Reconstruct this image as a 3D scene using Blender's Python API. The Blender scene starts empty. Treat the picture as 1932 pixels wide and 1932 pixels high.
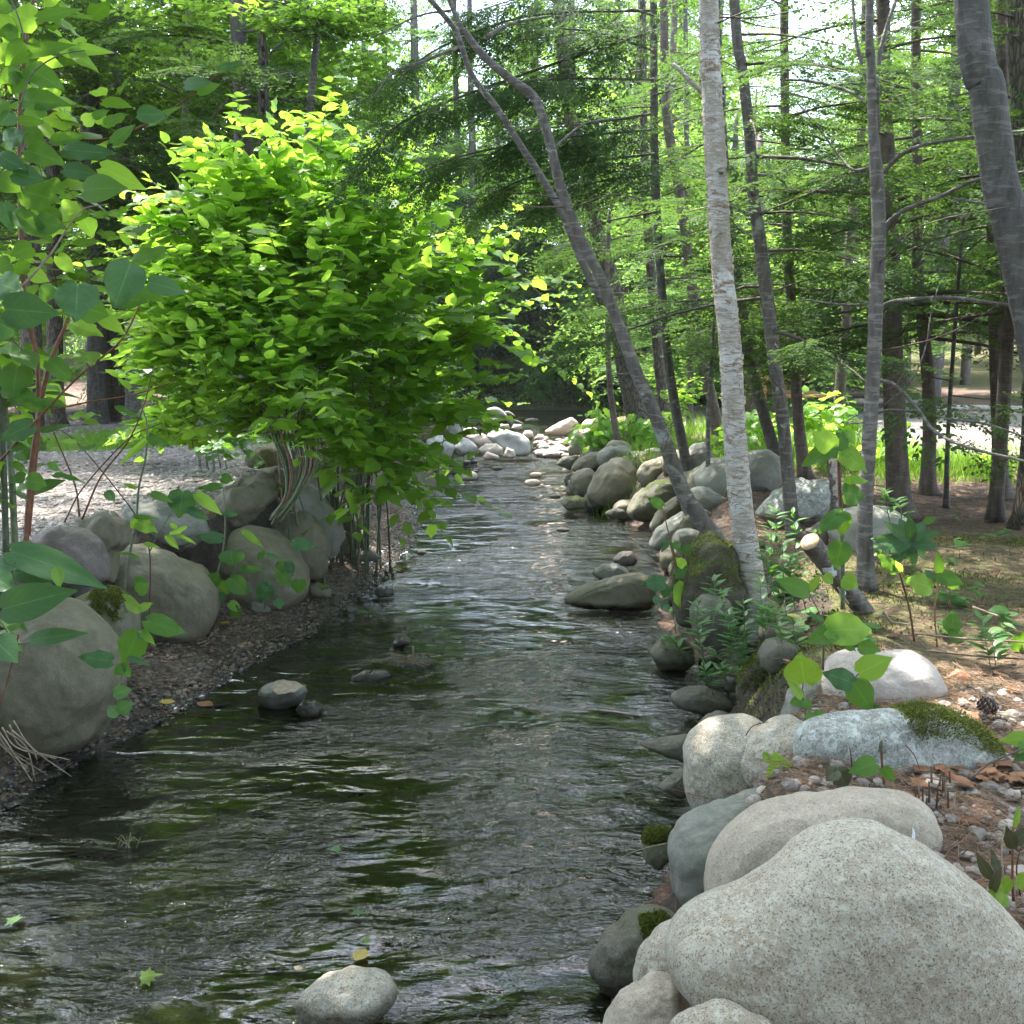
import bpy, math, random
import numpy as np
from mathutils import Vector, Matrix, noise as mnoise
random.seed(7); rng = np.random.default_rng(7)
S = bpy.context.scene
# ---------------------------------------------------------------- camera, world, sun, exposure
CAMZ = 2.1; PITCH = math.radians(9.6)
cam_d = bpy.data.cameras.new('camera'); cam = bpy.data.objects.new('camera', cam_d)
S.collection.objects.link(cam); S.camera = cam
cam.location = (0, 0, CAMZ); cam.rotation_euler = (math.pi/2 - PITCH, 0, 0)
cam_d.sensor_width = 36; cam_d.lens = 36; cam_d.clip_start = .05; cam_d.clip_end = 600
SUN_EL = math.radians(62); SUN_AZ = math.radians(-33)          # azimuth measured from +Y towards +X
w = bpy.data.worlds.new('World'); S.world = w; w.use_nodes = True
nt = w.node_tree; nt.nodes.clear()
sky = nt.nodes.new('ShaderNodeTexSky'); sky.sky_type = 'NISHITA'; sky.sun_disc = False
sky.sun_elevation = SUN_EL; sky.sun_rotation = SUN_AZ; sky.air_density = 1.2; sky.dust_density = 2.5
bw = nt.nodes.new('ShaderNodeRGBToBW'); mx = nt.nodes.new('ShaderNodeMix'); mx.data_type = 'RGBA'
tc_ = nt.nodes.new('ShaderNodeTexCoord'); cn = nt.nodes.new('ShaderNodeTexNoise'); cn.inputs['Scale'].default_value = 2.6; cn.inputs['Detail'].default_value = 6
cr_ = nt.nodes.new('ShaderNodeMapRange'); cr_.inputs[1].default_value = .49; cr_.inputs[2].default_value = .59; cr_.inputs[4].default_value = .7
cm = nt.nodes.new('ShaderNodeMath'); cm.operation = 'MULTIPLY'; cm.inputs[1].default_value = 5.0      # sunlit broken cloud
bg = nt.nodes.new('ShaderNodeBackground'); bg.inputs[1].default_value = .15
wo = nt.nodes.new('ShaderNodeOutputWorld')
nt.links.new(tc_.outputs['Generated'], cn.inputs[0]); nt.links.new(cn.outputs[0], cr_.inputs[0]); nt.links.new(cr_.outputs[0], mx.inputs[0])
nt.links.new(sky.outputs[0], bw.inputs[0]); nt.links.new(bw.outputs[0], cm.inputs[0]); nt.links.new(sky.outputs[0], mx.inputs[6])
ct = nt.nodes.new('ShaderNodeVectorMath'); ct.operation = 'MULTIPLY'; ct.inputs[1].default_value = (.80, .94, 1.18); nt.links.new(cm.outputs[0], ct.inputs[0]); nt.links.new(ct.outputs[0], mx.inputs[7]); nt.links.new(mx.outputs[2], bg.inputs[0]); nt.links.new(bg.outputs[0], wo.inputs[0])
sl = bpy.data.lights.new('sun', 'SUN'); sl.energy = 4.2; sl.angle = math.radians(.53); sl.color = (1, .95, .86)
so = bpy.data.objects.new('sun', sl); S.collection.objects.link(so)
sd = Vector((math.sin(SUN_AZ)*math.cos(SUN_EL), math.cos(SUN_AZ)*math.cos(SUN_EL), math.sin(SUN_EL)))
so.rotation_euler = (-sd).to_track_quat('-Z', 'Y').to_euler()
S.view_settings.view_transform = 'Standard'; S.view_settings.look = 'None'
S.view_settings.gamma = 1; S.view_settings.use_curve_mapping = False
S.view_settings.exposure = 2.35
S.cycles.max_bounces = 7; S.cycles.diffuse_bounces = 4; S.cycles.glossy_bounces = 2
S.cycles.transmission_bounces = 4; S.cycles.transparent_max_bounces = 6
S.cycles.caustics_reflective = False; S.cycles.caustics_refractive = False
S.cycles.use_denoising = True; S.cycles.sample_clamp_indirect = 6

# ---------------------------------------------------------------- picture measuring helpers
FW = np.array([0, math.cos(PITCH), -math.sin(PITCH)]); UP = np.array([0, math.sin(PITCH), math.cos(PITCH)])
RT = np.array([1., 0, 0]); CP = np.array([0, 0, CAMZ]); N = 1932.
def ray(px, py): return FW + (px-966)/N*RT + (966-py)/N*UP
def W(px, py, t): return CP + t*ray(px, py)
def WY(px, py, y): r = ray(px, py); return CP + r*(y/r[1])
def G(px, py, z): r = ray(px, py); return CP + r*((z-CAMZ)/r[2])
def sstep(a, b, x): t = np.clip((np.asarray(x, float)-a)/(b-a), 0, 1); return t*t*(3-2*t)

# ---------------------------------------------------------------- the lie of the land
_L = [(0,1540),(150,1440),(350,1340),(480,1255),(600,1195),(700,1115),(780,1030),(800,980),(815,945),(830,905),(850,880),(830,858)]
_R = [(1150,1932),(1140,1800),(1225,1690),(1300,1560),(1290,1440),(1390,1320),(1300,1240),(1240,1180),(1240,1090),(1235,1010),(1110,960),(1075,935),(1080,880),(1092,850)]
_B = [(-60,1450),(130,1428),(240,1300),(300,1222),(400,1195),(480,1155),(570,1148),(615,1098),(650,1055),(700,1012),(760,975)]
def edge(lst, z, pre, post):
    p = sorted([tuple(G(a, b, z)[[1, 0]]) for a, b in lst]); p = pre + p + post
    return np.array([q[0] for q in p]), np.array([q[1] for q in p])
LY, LX = edge(_L, 0, [(-8,-3.0),(0,-2.7),(2.5,-2.6)], [(21.5,-2.2),(24,-6),(28,-9),(60,-9)])
RY, RX = edge(_R, 0, [(-8,.5),(0,.35),(2.0,.3)], [(20.5,1.8),(22,2.6),(24,4.2),(28,6),(60,6)])
BY, BX = edge(_B, .1, [(-8,-3.1),(0,-2.8),(3,-2.75)], [(13.5,-1.9),(18,-2.6),(21.5,-3.6),(24,-7),(28,-10),(60,-10)])
def xl(y): return np.interp(y, LY, LX)
def xr(y): return np.interp(y, RY, RX)
def xb(y): return np.minimum(np.interp(y, BY, BX), xl(y)-.05)
def wob(x, y, s, k=0.): return (np.sin(x*s*1.3+y*s*.7+k)+np.sin(x*s*-.8+y*s*1.5+1.7*k)+np.sin(x*s*2.3-y*s*1.9+3*k)*.5)/2.5
def H(x, y):
    x = np.asarray(x, float); y = np.asarray(y, float)
    a = xl(y)-x; b = x-xr(y); c = y-30.5
    bd = xb(y)-x                                   # beyond the beach
    hl = np.clip(a, 0, None)/np.maximum(xl(y)-xb(y), .05)
    hl = np.where(bd < 0, .11*np.clip(hl, 0, 1), .11+.68*sstep(.15, .75, bd)) + .04*wob(x, y, 1.1, 2)*sstep(.5, 1.5, bd)
    hr = .61*sstep(.0, .62, b) + (.05*wob(x, y, .9, 1)+.02*wob(x, y, 3.1, 4))*sstep(.4, 1.2, b)
    hr = hr*(1-.6*(1-sstep(1.9, 2.5, y)))
    hf = .75*sstep(0, 2.2, c) + .15*np.clip(c-1.5, 0, 60)*.35
    d = np.maximum(np.maximum(a, b), c)
    bed = -.04-.16*sstep(0, .7, -d)+.025*wob(x, y, 6, .5)
    land = np.where(c > 0, np.where(np.maximum(a, b) > 0, np.maximum(hf, np.where(a > b, hl, hr)), hf), np.where(a > b, hl, hr))
    land = land*sstep(0, .25, d)+.004
    land = land + .015*np.clip(np.abs(x)-9, 0, 200) + .012*np.clip(y-34, 0, 200)
    return np.where(d > 0, land, bed)
def ground(px, py, tmax=60):
    r = ray(px, py); t = 1.5
    while t < tmax:
        p = CP+r*t
        if p[2] <= max(float(H(p[0], p[1])), 0): return p
        t += .03
    return CP+r*tmax

# ---------------------------------------------------------------- mesh helpers (triangles only, numpy)
COL = S.collection
class Buf:
    def __init__(s): s.V=[]; s.T=[]; s.U=[]; s.R=[]; s.n=0
    def add(s, V, T, U=None, R=None):
        V = np.asarray(V, float).reshape(-1, 3); T = np.asarray(T, int).reshape(-1, 3)
        if not len(V): return
        s.V.append(V); s.T.append(T+s.n); s.n += len(V)
        s.U.append(np.zeros((len(V), 2)) if U is None else np.asarray(U, float).reshape(-1, 2))
        s.R.append(np.full(len(V), random.random()) if R is None else np.broadcast_to(np.asarray(R, float), (len(V),)).copy())
    def mesh(s, name, mat, off=(0, 0, 0), smooth=True):
        V = np.concatenate(s.V)-np.array(off); T = np.concatenate(s.T); U = np.concatenate(s.U); R = np.concatenate(s.R)
        m = bpy.data.meshes.new(name)
        m.vertices.add(len(V)); m.vertices.foreach_set('co', V.ravel().astype(np.float32))
        m.loops.add(len(T)*3); m.loops.foreach_set('vertex_index', T.ravel().astype(np.int32))
        m.polygons.add(len(T)); m.polygons.foreach_set('loop_start', np.arange(0, len(T)*3, 3, dtype=np.int32))
        m.update(calc_edges=True)
        uv = m.uv_layers.new(name='UVMap'); uv.data.foreach_set('uv', U[T.ravel()].ravel().astype(np.float32))
        at = m.attributes.new('rnd', 'FLOAT', 'POINT'); at.data.foreach_set('value', R.astype(np.float32))
        m.polygons.foreach_set('use_smooth', np.full(len(T), smooth)); m.materials.append(mat)
        return m
def link(name, data, parent=None, **props):
    o = bpy.data.objects.new(name, data); COL.objects.link(o)
    if parent is not None: o.parent = parent
    for k, v in props.items():
        if v is not None: o[k] = v
    return o
def abs_loc(o): return np.array(o.location) + (abs_loc(o.parent) if o.parent else 0)
def part(name, buf, mat, parent, smooth=True, **props):
    if not buf.V: return None
    return link(name, buf.mesh(name, mat, abs_loc(parent), smooth), parent, **props)
def thing(name, label, cat, loc=(0, 0, 0), group=None):
    o = link(name, None, None, label=label, category=cat, group=group); o.location = loc; o.empty_display_size = .1
    return o
def solo(name, buf, mat, label, cat, loc=(0, 0, 0), group=None, smooth=True):
    o = link(name, buf.mesh(name, mat, loc, smooth), None, label=label, category=cat, group=group); o.location = loc
    return o
def smooth_path(P, n=6):
    P = np.asarray(P, float)
    if len(P) < 3: return np.stack([P[0]+(P[-1]-P[0])*k/n for k in range(n+1)])
    Q = np.vstack([2*P[0]-P[1], P, 2*P[-1]-P[-2]]); out = []
    for i in range(1, len(Q)-2):
        for k in range(n):
            t = k/n; a, b, c, d = Q[i-1], Q[i], Q[i+1], Q[i+2]
            out.append(.5*(2*b+(c-a)*t+(2*a-5*b+4*c-d)*t*t+(3*b-a-3*c+d)*t**3))
    out.append(P[-1]); return np.array(out)
def tube(buf, P, r, sides=8, rough=0., R=None, cap=True):
    P = np.asarray(P, float); n = len(P); r = np.broadcast_to(np.asarray(r, float), (n,))
    T = np.gradient(P, axis=0); T /= np.linalg.norm(T, axis=1)[:, None]+1e-9
    ref = np.array([0, 1., 0]) if abs(T[0][1]) < .9 else np.array([1., 0, 0])
    a = np.linspace(0, 2*math.pi, sides, endpoint=False); V = []; U = []
    L = np.r_[0, np.cumsum(np.linalg.norm(np.diff(P, axis=0), axis=1))]
    for i in range(n):
        x = np.cross(ref, T[i]); x /= np.linalg.norm(x)+1e-9; yv = np.cross(T[i], x); ref = yv
        rr = r[i]*(1+(rough*(rng.random(sides)-.5) if rough else 0))
        V.append(P[i]+np.outer(np.cos(a)*rr, x)+np.outer(np.sin(a)*rr, yv))
        U.append(np.c_[a/6.283, np.full(sides, L[i])])
    F = []
    for i in range(n-1):
        for k in range(sides):
            k2 = (k+1) % sides; A, B, C, D = i*sides+k, i*sides+k2, (i+1)*sides+k2, (i+1)*sides+k
            F += [(A, B, C), (A, C, D)]
    if cap:
        for k in range(1, sides-1): F += [((n-1)*sides, (n-1)*sides+k, (n-1)*sides+k+1), (0, k+1, k)]
    buf.add(np.concatenate(V), F, np.concatenate(U), R)
def scatter(buf, tmpl, M, P, R=None):
    """tmpl (V,T,U); M (n,3,3) columns = images of local axes; P (n,3)."""
    V, T, U = tmpl; n = len(P)
    if n == 0: return
    out = np.einsum('nij,vj->nvi', M, V)+P[:, None, :]
    TT = (T[None]+(np.arange(n)*len(V))[:, None, None]).reshape(-1, 3)
    R = rng.random(n) if R is None else np.broadcast_to(R, (n,))
    buf.add(out.reshape(-1, 3), TT, np.tile(U, (n, 1)), np.repeat(R, len(V)))
def unit(v): v = np.asarray(v, float); return v/(np.linalg.norm(v, axis=-1, keepdims=True)+1e-9)
def frames(Y, Z, sx=1., sy=1., sz=1.):
    """matrices whose local Y runs along Y and local Z leans to Z"""
    Y = unit(Y); X = unit(np.cross(Y, Z)); Zc = np.cross(X, Y); n = len(Y)
    f = lambda s: np.broadcast_to(np.asarray(s, float), (n,))[:, None]
    return np.stack([X*f(sx), Y*f(sy), Zc*f(sz)], axis=2)
def rotz(n, s):
    a = rng.random(n)*6.283; t = unit(np.c_[np.cos(a), np.sin(a), (rng.random(n)-.5)*.5])
    up = unit(np.c_[(rng.random((n, 2))-.5)*.8, np.ones(n)]); return frames(t, up, s[:, 0], s[:, 1], s[:, 2])
def poisson(n): return rng.random((n, 2))

# templates -------------------------------------------------------
def leaf_tmpl(ws, droop=.16, fold=.16, base=-.03, wave=0.):
    """pointed leaf: length 1 on +Y; ws half widths along the length"""
    ys = np.linspace(0, 1, len(ws)); V = []; U = []
    for i, (y, wd) in enumerate(zip(ys, ws)):
        z = -droop*y*y
        for s in (-1, -.5, 0, .5, 1):
            yy = y + (base*(abs(s)) if i < 2 else 0)
            V.append((s*wd, yy, z+fold*abs(s)*wd - .10*(abs(s)**2)*wd + wave*math.sin(i*2.1+s*2)*abs(s)*.05)); U.append((s*.5+.5, y))
    T = []
    for i in range(len(ws)-1):
        for k in range(4):
            a = i*5+k; T += [(a, a+1, a+6), (a, a+6, a+5)]
    return np.array(V, float), np.array(T), np.array(U, float)
KNOT = leaf_tmpl([.13, .34, .40, .395, .34, .24, .12, .02], base=-.09)
KNOT2 = leaf_tmpl([.10, .31, .38, .39, .36, .27, .15, .02], droop=.28, fold=.3, base=-.06, wave=1)
KNOT3 = leaf_tmpl([.12, .33, .385, .38, .32, .22, .10, .02], droop=.05, fold=.08, base=-.11, wave=1.4)
LANCE = leaf_tmpl([.02, .10, .15, .155, .12, .07, .01], droop=.25, fold=.2, base=0)
OVAL = leaf_tmpl([.03, .17, .26, .29, .26, .16, .02], droop=.1, fold=.1, base=0)
def small_tmpl(w=.3, fold=.25):
    V = np.array([(0, 0, 0), (-w, .45, fold*w), (0, .5, 0), (w, .45, fold*w), (0, 1, -.1)], float)
    return V, np.array([(0, 2, 1), (0, 3, 2), (1, 2, 4), (2, 3, 4)]), np.array([(.5, 0), (0, .45), (.5, .5), (1, .45), (.5, 1)])
SML = small_tmpl(); SLIM = small_tmpl(.13, .1)
def maple_tmpl():
    out = [(0, 0), (.18, .05), (.42, .02), (.30, .22), (.55, .42), (.30, .45), (.22, .62), (.12, .60), (0, 1)]
    pts = out+[(-x, y) for x, y in out[-2:0:-1]]
    V = [(0, .35, .04)]+[(x, y, -.18*(x*x+(y-.3)**2)) for x, y in pts]; n = len(pts)
    return np.array(V, float), np.array([(0, 1+k, 1+(k+1) % n) for k in range(n)]), np.array([(v[0]+.5, v[1]) for v in V])
MAPLE = maple_tmpl()
def ico(sub, seed=0, jit=.0):
    t = (1+5**.5)/2
    V = [(-1,t,0),(1,t,0),(-1,-t,0),(1,-t,0),(0,-1,t),(0,1,t),(0,-1,-t),(0,1,-t),(t,0,-1),(t,0,1),(-t,0,-1),(-t,0,1)]
    F = [(0,11,5),(0,5,1),(0,1,7),(0,7,10),(0,10,11),(1,5,9),(5,11,4),(11,10,2),(10,7,6),(7,1,8),(3,9,4),(3,4,2),(3,2,6),(3,6,8),(3,8,9),(4,9,5),(2,4,11),(6,2,10),(8,6,7),(9,8,1)]
    V = [np.array(v)/np.linalg.norm(v) for v in V]
    for _ in range(sub):
        c = {}; G2 = []
        def mid(a, b):
            k = (min(a, b), max(a, b))
            if k not in c: m = V[a]+V[b]; V.append(m/np.linalg.norm(m)); c[k] = len(V)-1
            return c[k]
        for a, b, d in F:
            x, y, z = mid(a, b), mid(b, d), mid(d, a); G2 += [(a, x, z), (b, y, x), (d, z, y), (x, y, z)]
        F = G2
    V = np.array(V); r = np.random.default_rng(seed)
    if jit: V = V*(1+jit*(r.random((len(V), 1))-.5))
    return V, np.array(F), V[:, :2]*.5+.5
PEB = [ico(1, s, .35) for s in range(3)]; PEB0 = [ico(0, s, .4) for s in range(3)]
ICO = {k: ico(k) for k in (3, 4, 5)}
TWIG = (np.array([(-.5,0,0),(.5,0,0),(0,0,.8),(-.3,1,0),(.3,1,0),(0,1,.5)], float), np.array([(0,1,4),(0,4,3),(1,2,5),(1,5,4),(2,0,3),(2,3,5),(3,4,5)]), np.zeros((6,2)))
BLADE = (np.array([(-.5,0,0),(.5,0,0),(-.35,.5,.03),(.35,.5,.03),(0,1,.22)], float), np.array([(0,1,3),(0,3,2),(2,3,4)]), np.zeros((5,2)))

# ---------------------------------------------------------------- materials
def nodes(name):
    m = bpy.data.materials.new(name); m.use_nodes = True; t = m.node_tree; t.nodes.clear()
    o = t.nodes.new('ShaderNodeOutputMaterial'); return m, t, o
class NT:
    def __init__(s, t): s.t = t
    def n(s, typ, **kw):
        x = s.t.nodes.new('ShaderNode'+typ)
        for k, v in kw.items(): setattr(x, k, v)
        return x
    def l(s, a, b): s.t.links.new(a, b)
    def val(s, sock, v):
        if hasattr(v, 'links') or hasattr(v, 'is_linked'): s.l(v, sock)
        else: sock.default_value = v
    def math(s, op, a, b=0., clamp=False):
        x = s.n('Math', operation=op, use_clamp=clamp); s.val(x.inputs[0], a); s.val(x.inputs[1], b); return x.outputs[0]
    def mix(s, f, a, b):
        x = s.n('Mix', data_type='RGBA'); s.val(x.inputs[0], f)
        s.val(x.inputs[6], a if not isinstance(a, tuple) else (*a, 1)[:4]); s.val(x.inputs[7], b if not isinstance(b, tuple) else (*b, 1)[:4]); return x.outputs[2]
    def ramp(s, f, a, b):
        x = s.n('MapRange', interpolation_type='SMOOTHSTEP'); s.val(x.inputs[0], f); x.inputs[1].default_value = a; x.inputs[2].default_value = b; return x.outputs[0]
    def coords(s, kind='Object', scale=(1, 1, 1), rot=(0, 0, 0)):
        c = s.n('TexCoord'); m = s.n('Mapping'); m.inputs['Scale'].default_value = scale; m.inputs['Rotation'].default_value = rot
        s.l(c.outputs[kind], m.inputs[0]); return m.outputs[0]
    def noise(s, vec, scale, detail=4, rough=.55, dist=0.):
        x = s.n('TexNoise'); s.l(vec, x.inputs['Vector']); x.inputs['Scale'].default_value = scale
        x.inputs['Detail'].default_value = detail; x.inputs['Roughness'].default_value = rough; x.inputs['Distortion'].default_value = dist; return x.outputs[0]
    def voro(s, vec, scale, feature='F1', out=0):
        x = s.n('TexVoronoi', feature=feature); s.l(vec, x.inputs['Vector']); x.inputs['Scale'].default_value = scale; return x.outputs[out]
    def attr(s, name):
        x = s.n('Attribute'); x.attribute_name = name; return x.outputs['Fac']
    def pos(s): return s.n('NewGeometry').outputs['Position']
    def sep(s, v):
        x = s.n('SeparateXYZ'); s.l(v, x.inputs[0]); return x.outputs
    def bump(s, h, strength, dist, nrm=None):
        x = s.n('Bump'); s.l(h, x.inputs['Height']); x.inputs['Strength'].default_value = strength; x.inputs['Distance'].default_value = dist
        if nrm is not None: s.l(nrm, x.inputs['Normal'])
        return x.outputs[0]
def leaf_mat(name, c1, c2, tr, trf=.45, gloss=.10, veins=True, rg=.45):
    m, t, o = nodes(name); q = NT(t)
    rnd = q.math('FRACT', q.math('ADD', q.attr('rnd'), q.n('ObjectInfo').outputs['Random']))
    col = q.mix(rnd, c1, c2)
    tcol = q.mix(q.math('MULTIPLY', rnd, .6), tr, tuple(x*.75 for x in tr))
    if veins:
        u = q.sep(q.n('UVMap').outputs[0]); ax = q.math('ABSOLUTE', q.math('SUBTRACT', u[0], .5))
        mid = q.ramp(ax, .030, .010)
        ph = q.math('ADD', q.math('MULTIPLY', u[1], 7.), q.math('MULTIPLY', ax, -5.))
        sv = q.math('MULTIPLY', q.ramp(q.math('ABSOLUTE', q.math('SUBTRACT', q.math('FRACT', ph), .5)), .07, .0), .45)
        vn = q.math('MAXIMUM', mid, sv)
        col = q.mix(q.math('MULTIPLY', vn, .55), col, tuple(min(1, x*1.9+.03) for x in c2))
        big = q.noise(q.coords(), 9., 3); col = q.mix(q.math('MULTIPLY', q.ramp(big, .4, .7), .35), col, tuple(x*.6 for x in c1))
    d = q.n('BsdfPrincipled'); q.l(col, d.inputs['Base Color']); d.inputs['Roughness'].default_value = rg if veins else .7
    d.inputs['Specular IOR Level'].default_value = gloss*5 if veins else .12
    tb = q.n('BsdfTranslucent'); q.l(tcol, tb.inputs[0])
    ms = q.n('MixShader'); ms.inputs[0].default_value = trf; q.l(d.outputs[0], ms.inputs[1]); q.l(tb.outputs[0], ms.inputs[2])
    q.l(ms.outputs[0], o.inputs[0]); return m
def simple(name, c1, c2=None, scale=20., rough=.8, bump=.4, bd=.01, stretch=(1, 1, 1), spec=.3, usernd=True):
    m, t, o = nodes(name); q = NT(t); c2 = c2 or c1
    v = q.coords('Object', stretch); nz = q.noise(v, scale, 5, .6)
    f = q.ramp(nz, .3, .7)
    col = q.mix(f, c1, c2)
    if usernd:
        r = q.math('FRACT', q.math('ADD', q.attr('rnd'), q.n('ObjectInfo').outputs['Random']))
        hs = q.n('HueSaturation'); q.l(col, hs.inputs['Color']); q.l(q.math('ADD', q.math('MULTIPLY', r, .7), .65), hs.inputs['Value']); col = hs.outputs[0]
    d = q.n('BsdfPrincipled'); q.l(col, d.inputs['Base Color']); d.inputs['Roughness'].default_value = rough; d.inputs['Specular IOR Level'].default_value = spec
    q.l(q.bump(nz, bump, bd), d.inputs['Normal']); q.l(d.outputs[0], o.inputs[0]); return m
def rock_mat(name, base, light, dark, speck=90., sp=.6, moss=0., lichen=0., mdir=None, moff=0., wet=True, stripe=0., green=.25):
    m, t, o = nodes(name); q = NT(t); v = q.coords(); P = q.pos()
    big = q.noise(P, 2.6, 5, .6, .6); med = q.noise(v, 11, 5, .6); fine = q.noise(v, speck*.8, 2, .7); fine2 = q.noise(v, speck*2.1, 2, .6)
    col = q.mix(q.ramp(big, .3, .72), base, tuple(b*.5+l*.5 for b, l in zip(base, light)))
    col = q.mix(q.math('MULTIPLY', q.ramp(med, .45, .7), .55), col, light)
    col = q.mix(q.math('MULTIPLY', q.ramp(fine, .50, .60), sp), col, light); col = q.mix(q.math('MULTIPLY', q.ramp(q.noise(v, speck*.3, 4, .75), .50, .62), sp*.7), col, light)
    col = q.mix(q.math('MULTIPLY', q.ramp(fine2, .55, .64), sp*.9), col, dark)
    col = q.mix(q.math('MULTIPLY', q.ramp(q.noise(v, speck*.55, 3, .75), .60, .68), sp*.75), col, tuple(a*.6+b*.4 for a, b in zip(dark, base)))
    if stripe:
        st = q.noise(q.coords('Object', (3, 3, 26), (.35, .3, 0)), 2.2, 4, .6, 1.)
        col = q.mix(q.math('MULTIPLY', q.ramp(st, .45, .62), stripe), col, tuple(x*.55 for x in base))
    # thin green-brown algae film, in blotches, and stains
    al = q.ramp(q.noise(P, 5.1, 5, .65, .4), .42, .66); col = q.mix(q.math('MULTIPLY', al, green), col, (.085, .085, .04))
    if lichen:
        lf = q.ramp(q.noise(v, 24, 6, .75, .5), .52, .60); col = q.mix(q.math('MULTIPLY', lf, lichen), col, (.52, .54, .52))
        lk = q.ramp(q.noise(v, 14, 5, .7, .3), .62, .68); col = q.mix(q.math('MULTIPLY', lk, lichen), col, (.035, .035, .03))
    hgt = q.math('ADD', q.math('MULTIPLY', med, .7), q.math('MULTIPLY', fine, .12))
    if moss or mdir is not None:
        nz = q.sep(q.n('NewGeometry').outputs['Normal'])[2]
        mm = q.math('ADD', q.math('MULTIPLY', q.noise(v, 5.5, 6, .7), 1.5), q.math('MULTIPLY', nz, .45))
        if mdir is not None:
            s = q.sep(v); mm = q.math('ADD', mm, q.math('ADD', q.math('ADD', q.math('MULTIPLY', s[0], mdir[0]), q.math('MULTIPLY', s[1], mdir[1])), q.math('ADD', q.math('MULTIPLY', s[2], mdir[2]), moff)))
        mk = q.ramp(mm, 1.25-moss, 1.35-moss)
        mc = q.mix(q.ramp(q.noise(v, 60, 3, .7), .35, .65), (.035, .045, .008), (.13, .15, .02))
        col = q.mix(mk, col, mc); hgt = q.math('ADD', hgt, q.math('MULTIPLY', mk, q.math('MULTIPLY', q.noise(v, 120, 3, .8), 1.2)))
    rough = .72
    if wet:
        z = q.sep(P)[2]; wz = q.ramp(q.math('ADD', z, q.math('MULTIPLY', q.noise(P, 6, 3), -.14)), .045, -.01)
        hs = q.n('HueSaturation'); hs.inputs['Value'].default_value = .38; hs.inputs['Saturation'].default_value = 1.2; q.l(col, hs.inputs['Color']); col = q.mix(wz, col, hs.outputs[0])
    d = q.n('BsdfPrincipled'); q.l(col, d.inputs['Base Color']); d.inputs['Specular IOR Level'].default_value = .35
    if wet: q.l(q.math('SUBTRACT', rough, q.math('MULTIPLY', wz, .5)), d.inputs['Roughness'])
    else: d.inputs['Roughness'].default_value = rough
    q.l(q.bump(q.math('ADD', hgt, q.math('MULTIPLY', big, 1.5)), .7, .018), d.inputs['Normal']); q.l(d.outputs[0], o.inputs[0]); return m
def bark_mat(name, c1, c2, ring=0., lich=.4, rough_bark=0.):
    m, t, o = nodes(name); q = NT(t)
    v = q.coords('Object', (1, 1, .25)); hz = q.coords('Object', (1, 1, 5)); vv = q.coords()
    n1 = q.noise(v, 22, 6, .65, .4); n2 = q.noise(hz, 9, 4, .6, .2)
    col = q.mix(q.ramp(n1, .3, .7), c1, c2)
    if ring: col = q.mix(q.math('MULTIPLY', q.ramp(n2, .52, .62), ring), col, tuple(min(.6, x*1.7+.03) for x in c2))
    col = q.mix(q.math('MULTIPLY', q.ramp(q.noise(vv, 3.2, 5, .6, .6), .60, .68), lich), col, (.33, .36, .33))
    col = q.mix(q.math('MULTIPLY', q.ramp(q.noise(vv, 6.5, 5, .6, .6), .62, .69), lich), col, (.42, .43, .41))
    col = q.mix(q.math('MULTIPLY', q.ramp(q.noise(vv, 1.7, 4, .6), .5, .75), .4), col, (.07, .085, .04))
    h = n1
    if rough_bark:
        vo = q.voro(q.coords('Object', (1, 1, .22)), 34, 'DISTANCE_TO_EDGE'); cr = q.ramp(vo, 0, .22)
        col = q.mix(q.math('MULTIPLY', q.math('SUBTRACT', 1., cr), .75), col, tuple(x*.35 for x in c1)); h = q.math('ADD', q.math('MULTIPLY', cr, rough_bark), n1)
    else: h = q.math('ADD', n1, q.math('MULTIPLY', n2, .8))
    d = q.n('BsdfPrincipled'); q.l(col, d.inputs['Base Color']); d.inputs['Roughness'].default_value = .75; d.inputs['Specular IOR Level'].default_value = .3
    q.l(q.bump(h, .8, .012), d.inputs['Normal']); q.l(d.outputs[0], o.inputs[0]); return m
def birch_mat():
    m, t, o = nodes('birch_bark'); q = NT(t); hz = q.coords('Object', (1, 1, 4)); v = q.coords()
    a = q.noise(hz, 6, 6, .75, 1.6); b = q.noise(hz, 20, 4, .7, .3); c = q.noise(v, 3.5, 4, .6)
    col = q.mix(q.ramp(c, .35, .65), (.36, .32, .26), (.60, .585, .56))
    col = q.mix(q.math('MULTIPLY', q.ramp(a, .46, .56), q.math('ADD', q.math('MULTIPLY', q.ramp(c, .35, .6), .7), .3)), col, (.22, .145, .09))
    col = q.mix(q.math('MULTIPLY', q.ramp(b, .56, .6), .7), col, (.62, .60, .56))
    col = q.mix(q.math('MULTIPLY', q.ramp(b, .40, .33), .8), col, (.055, .045, .04))
    d = q.n('BsdfPrincipled'); q.l(col, d.inputs['Base Color']); d.inputs['Roughness'].default_value = .36; d.inputs['Specular IOR Level'].default_value = .6
    q.l(q.bump(q.math('ADD', a, b), .9, .01), d.inputs['Normal']); q.l(d.outputs[0], o.inputs[0]); return m
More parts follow.
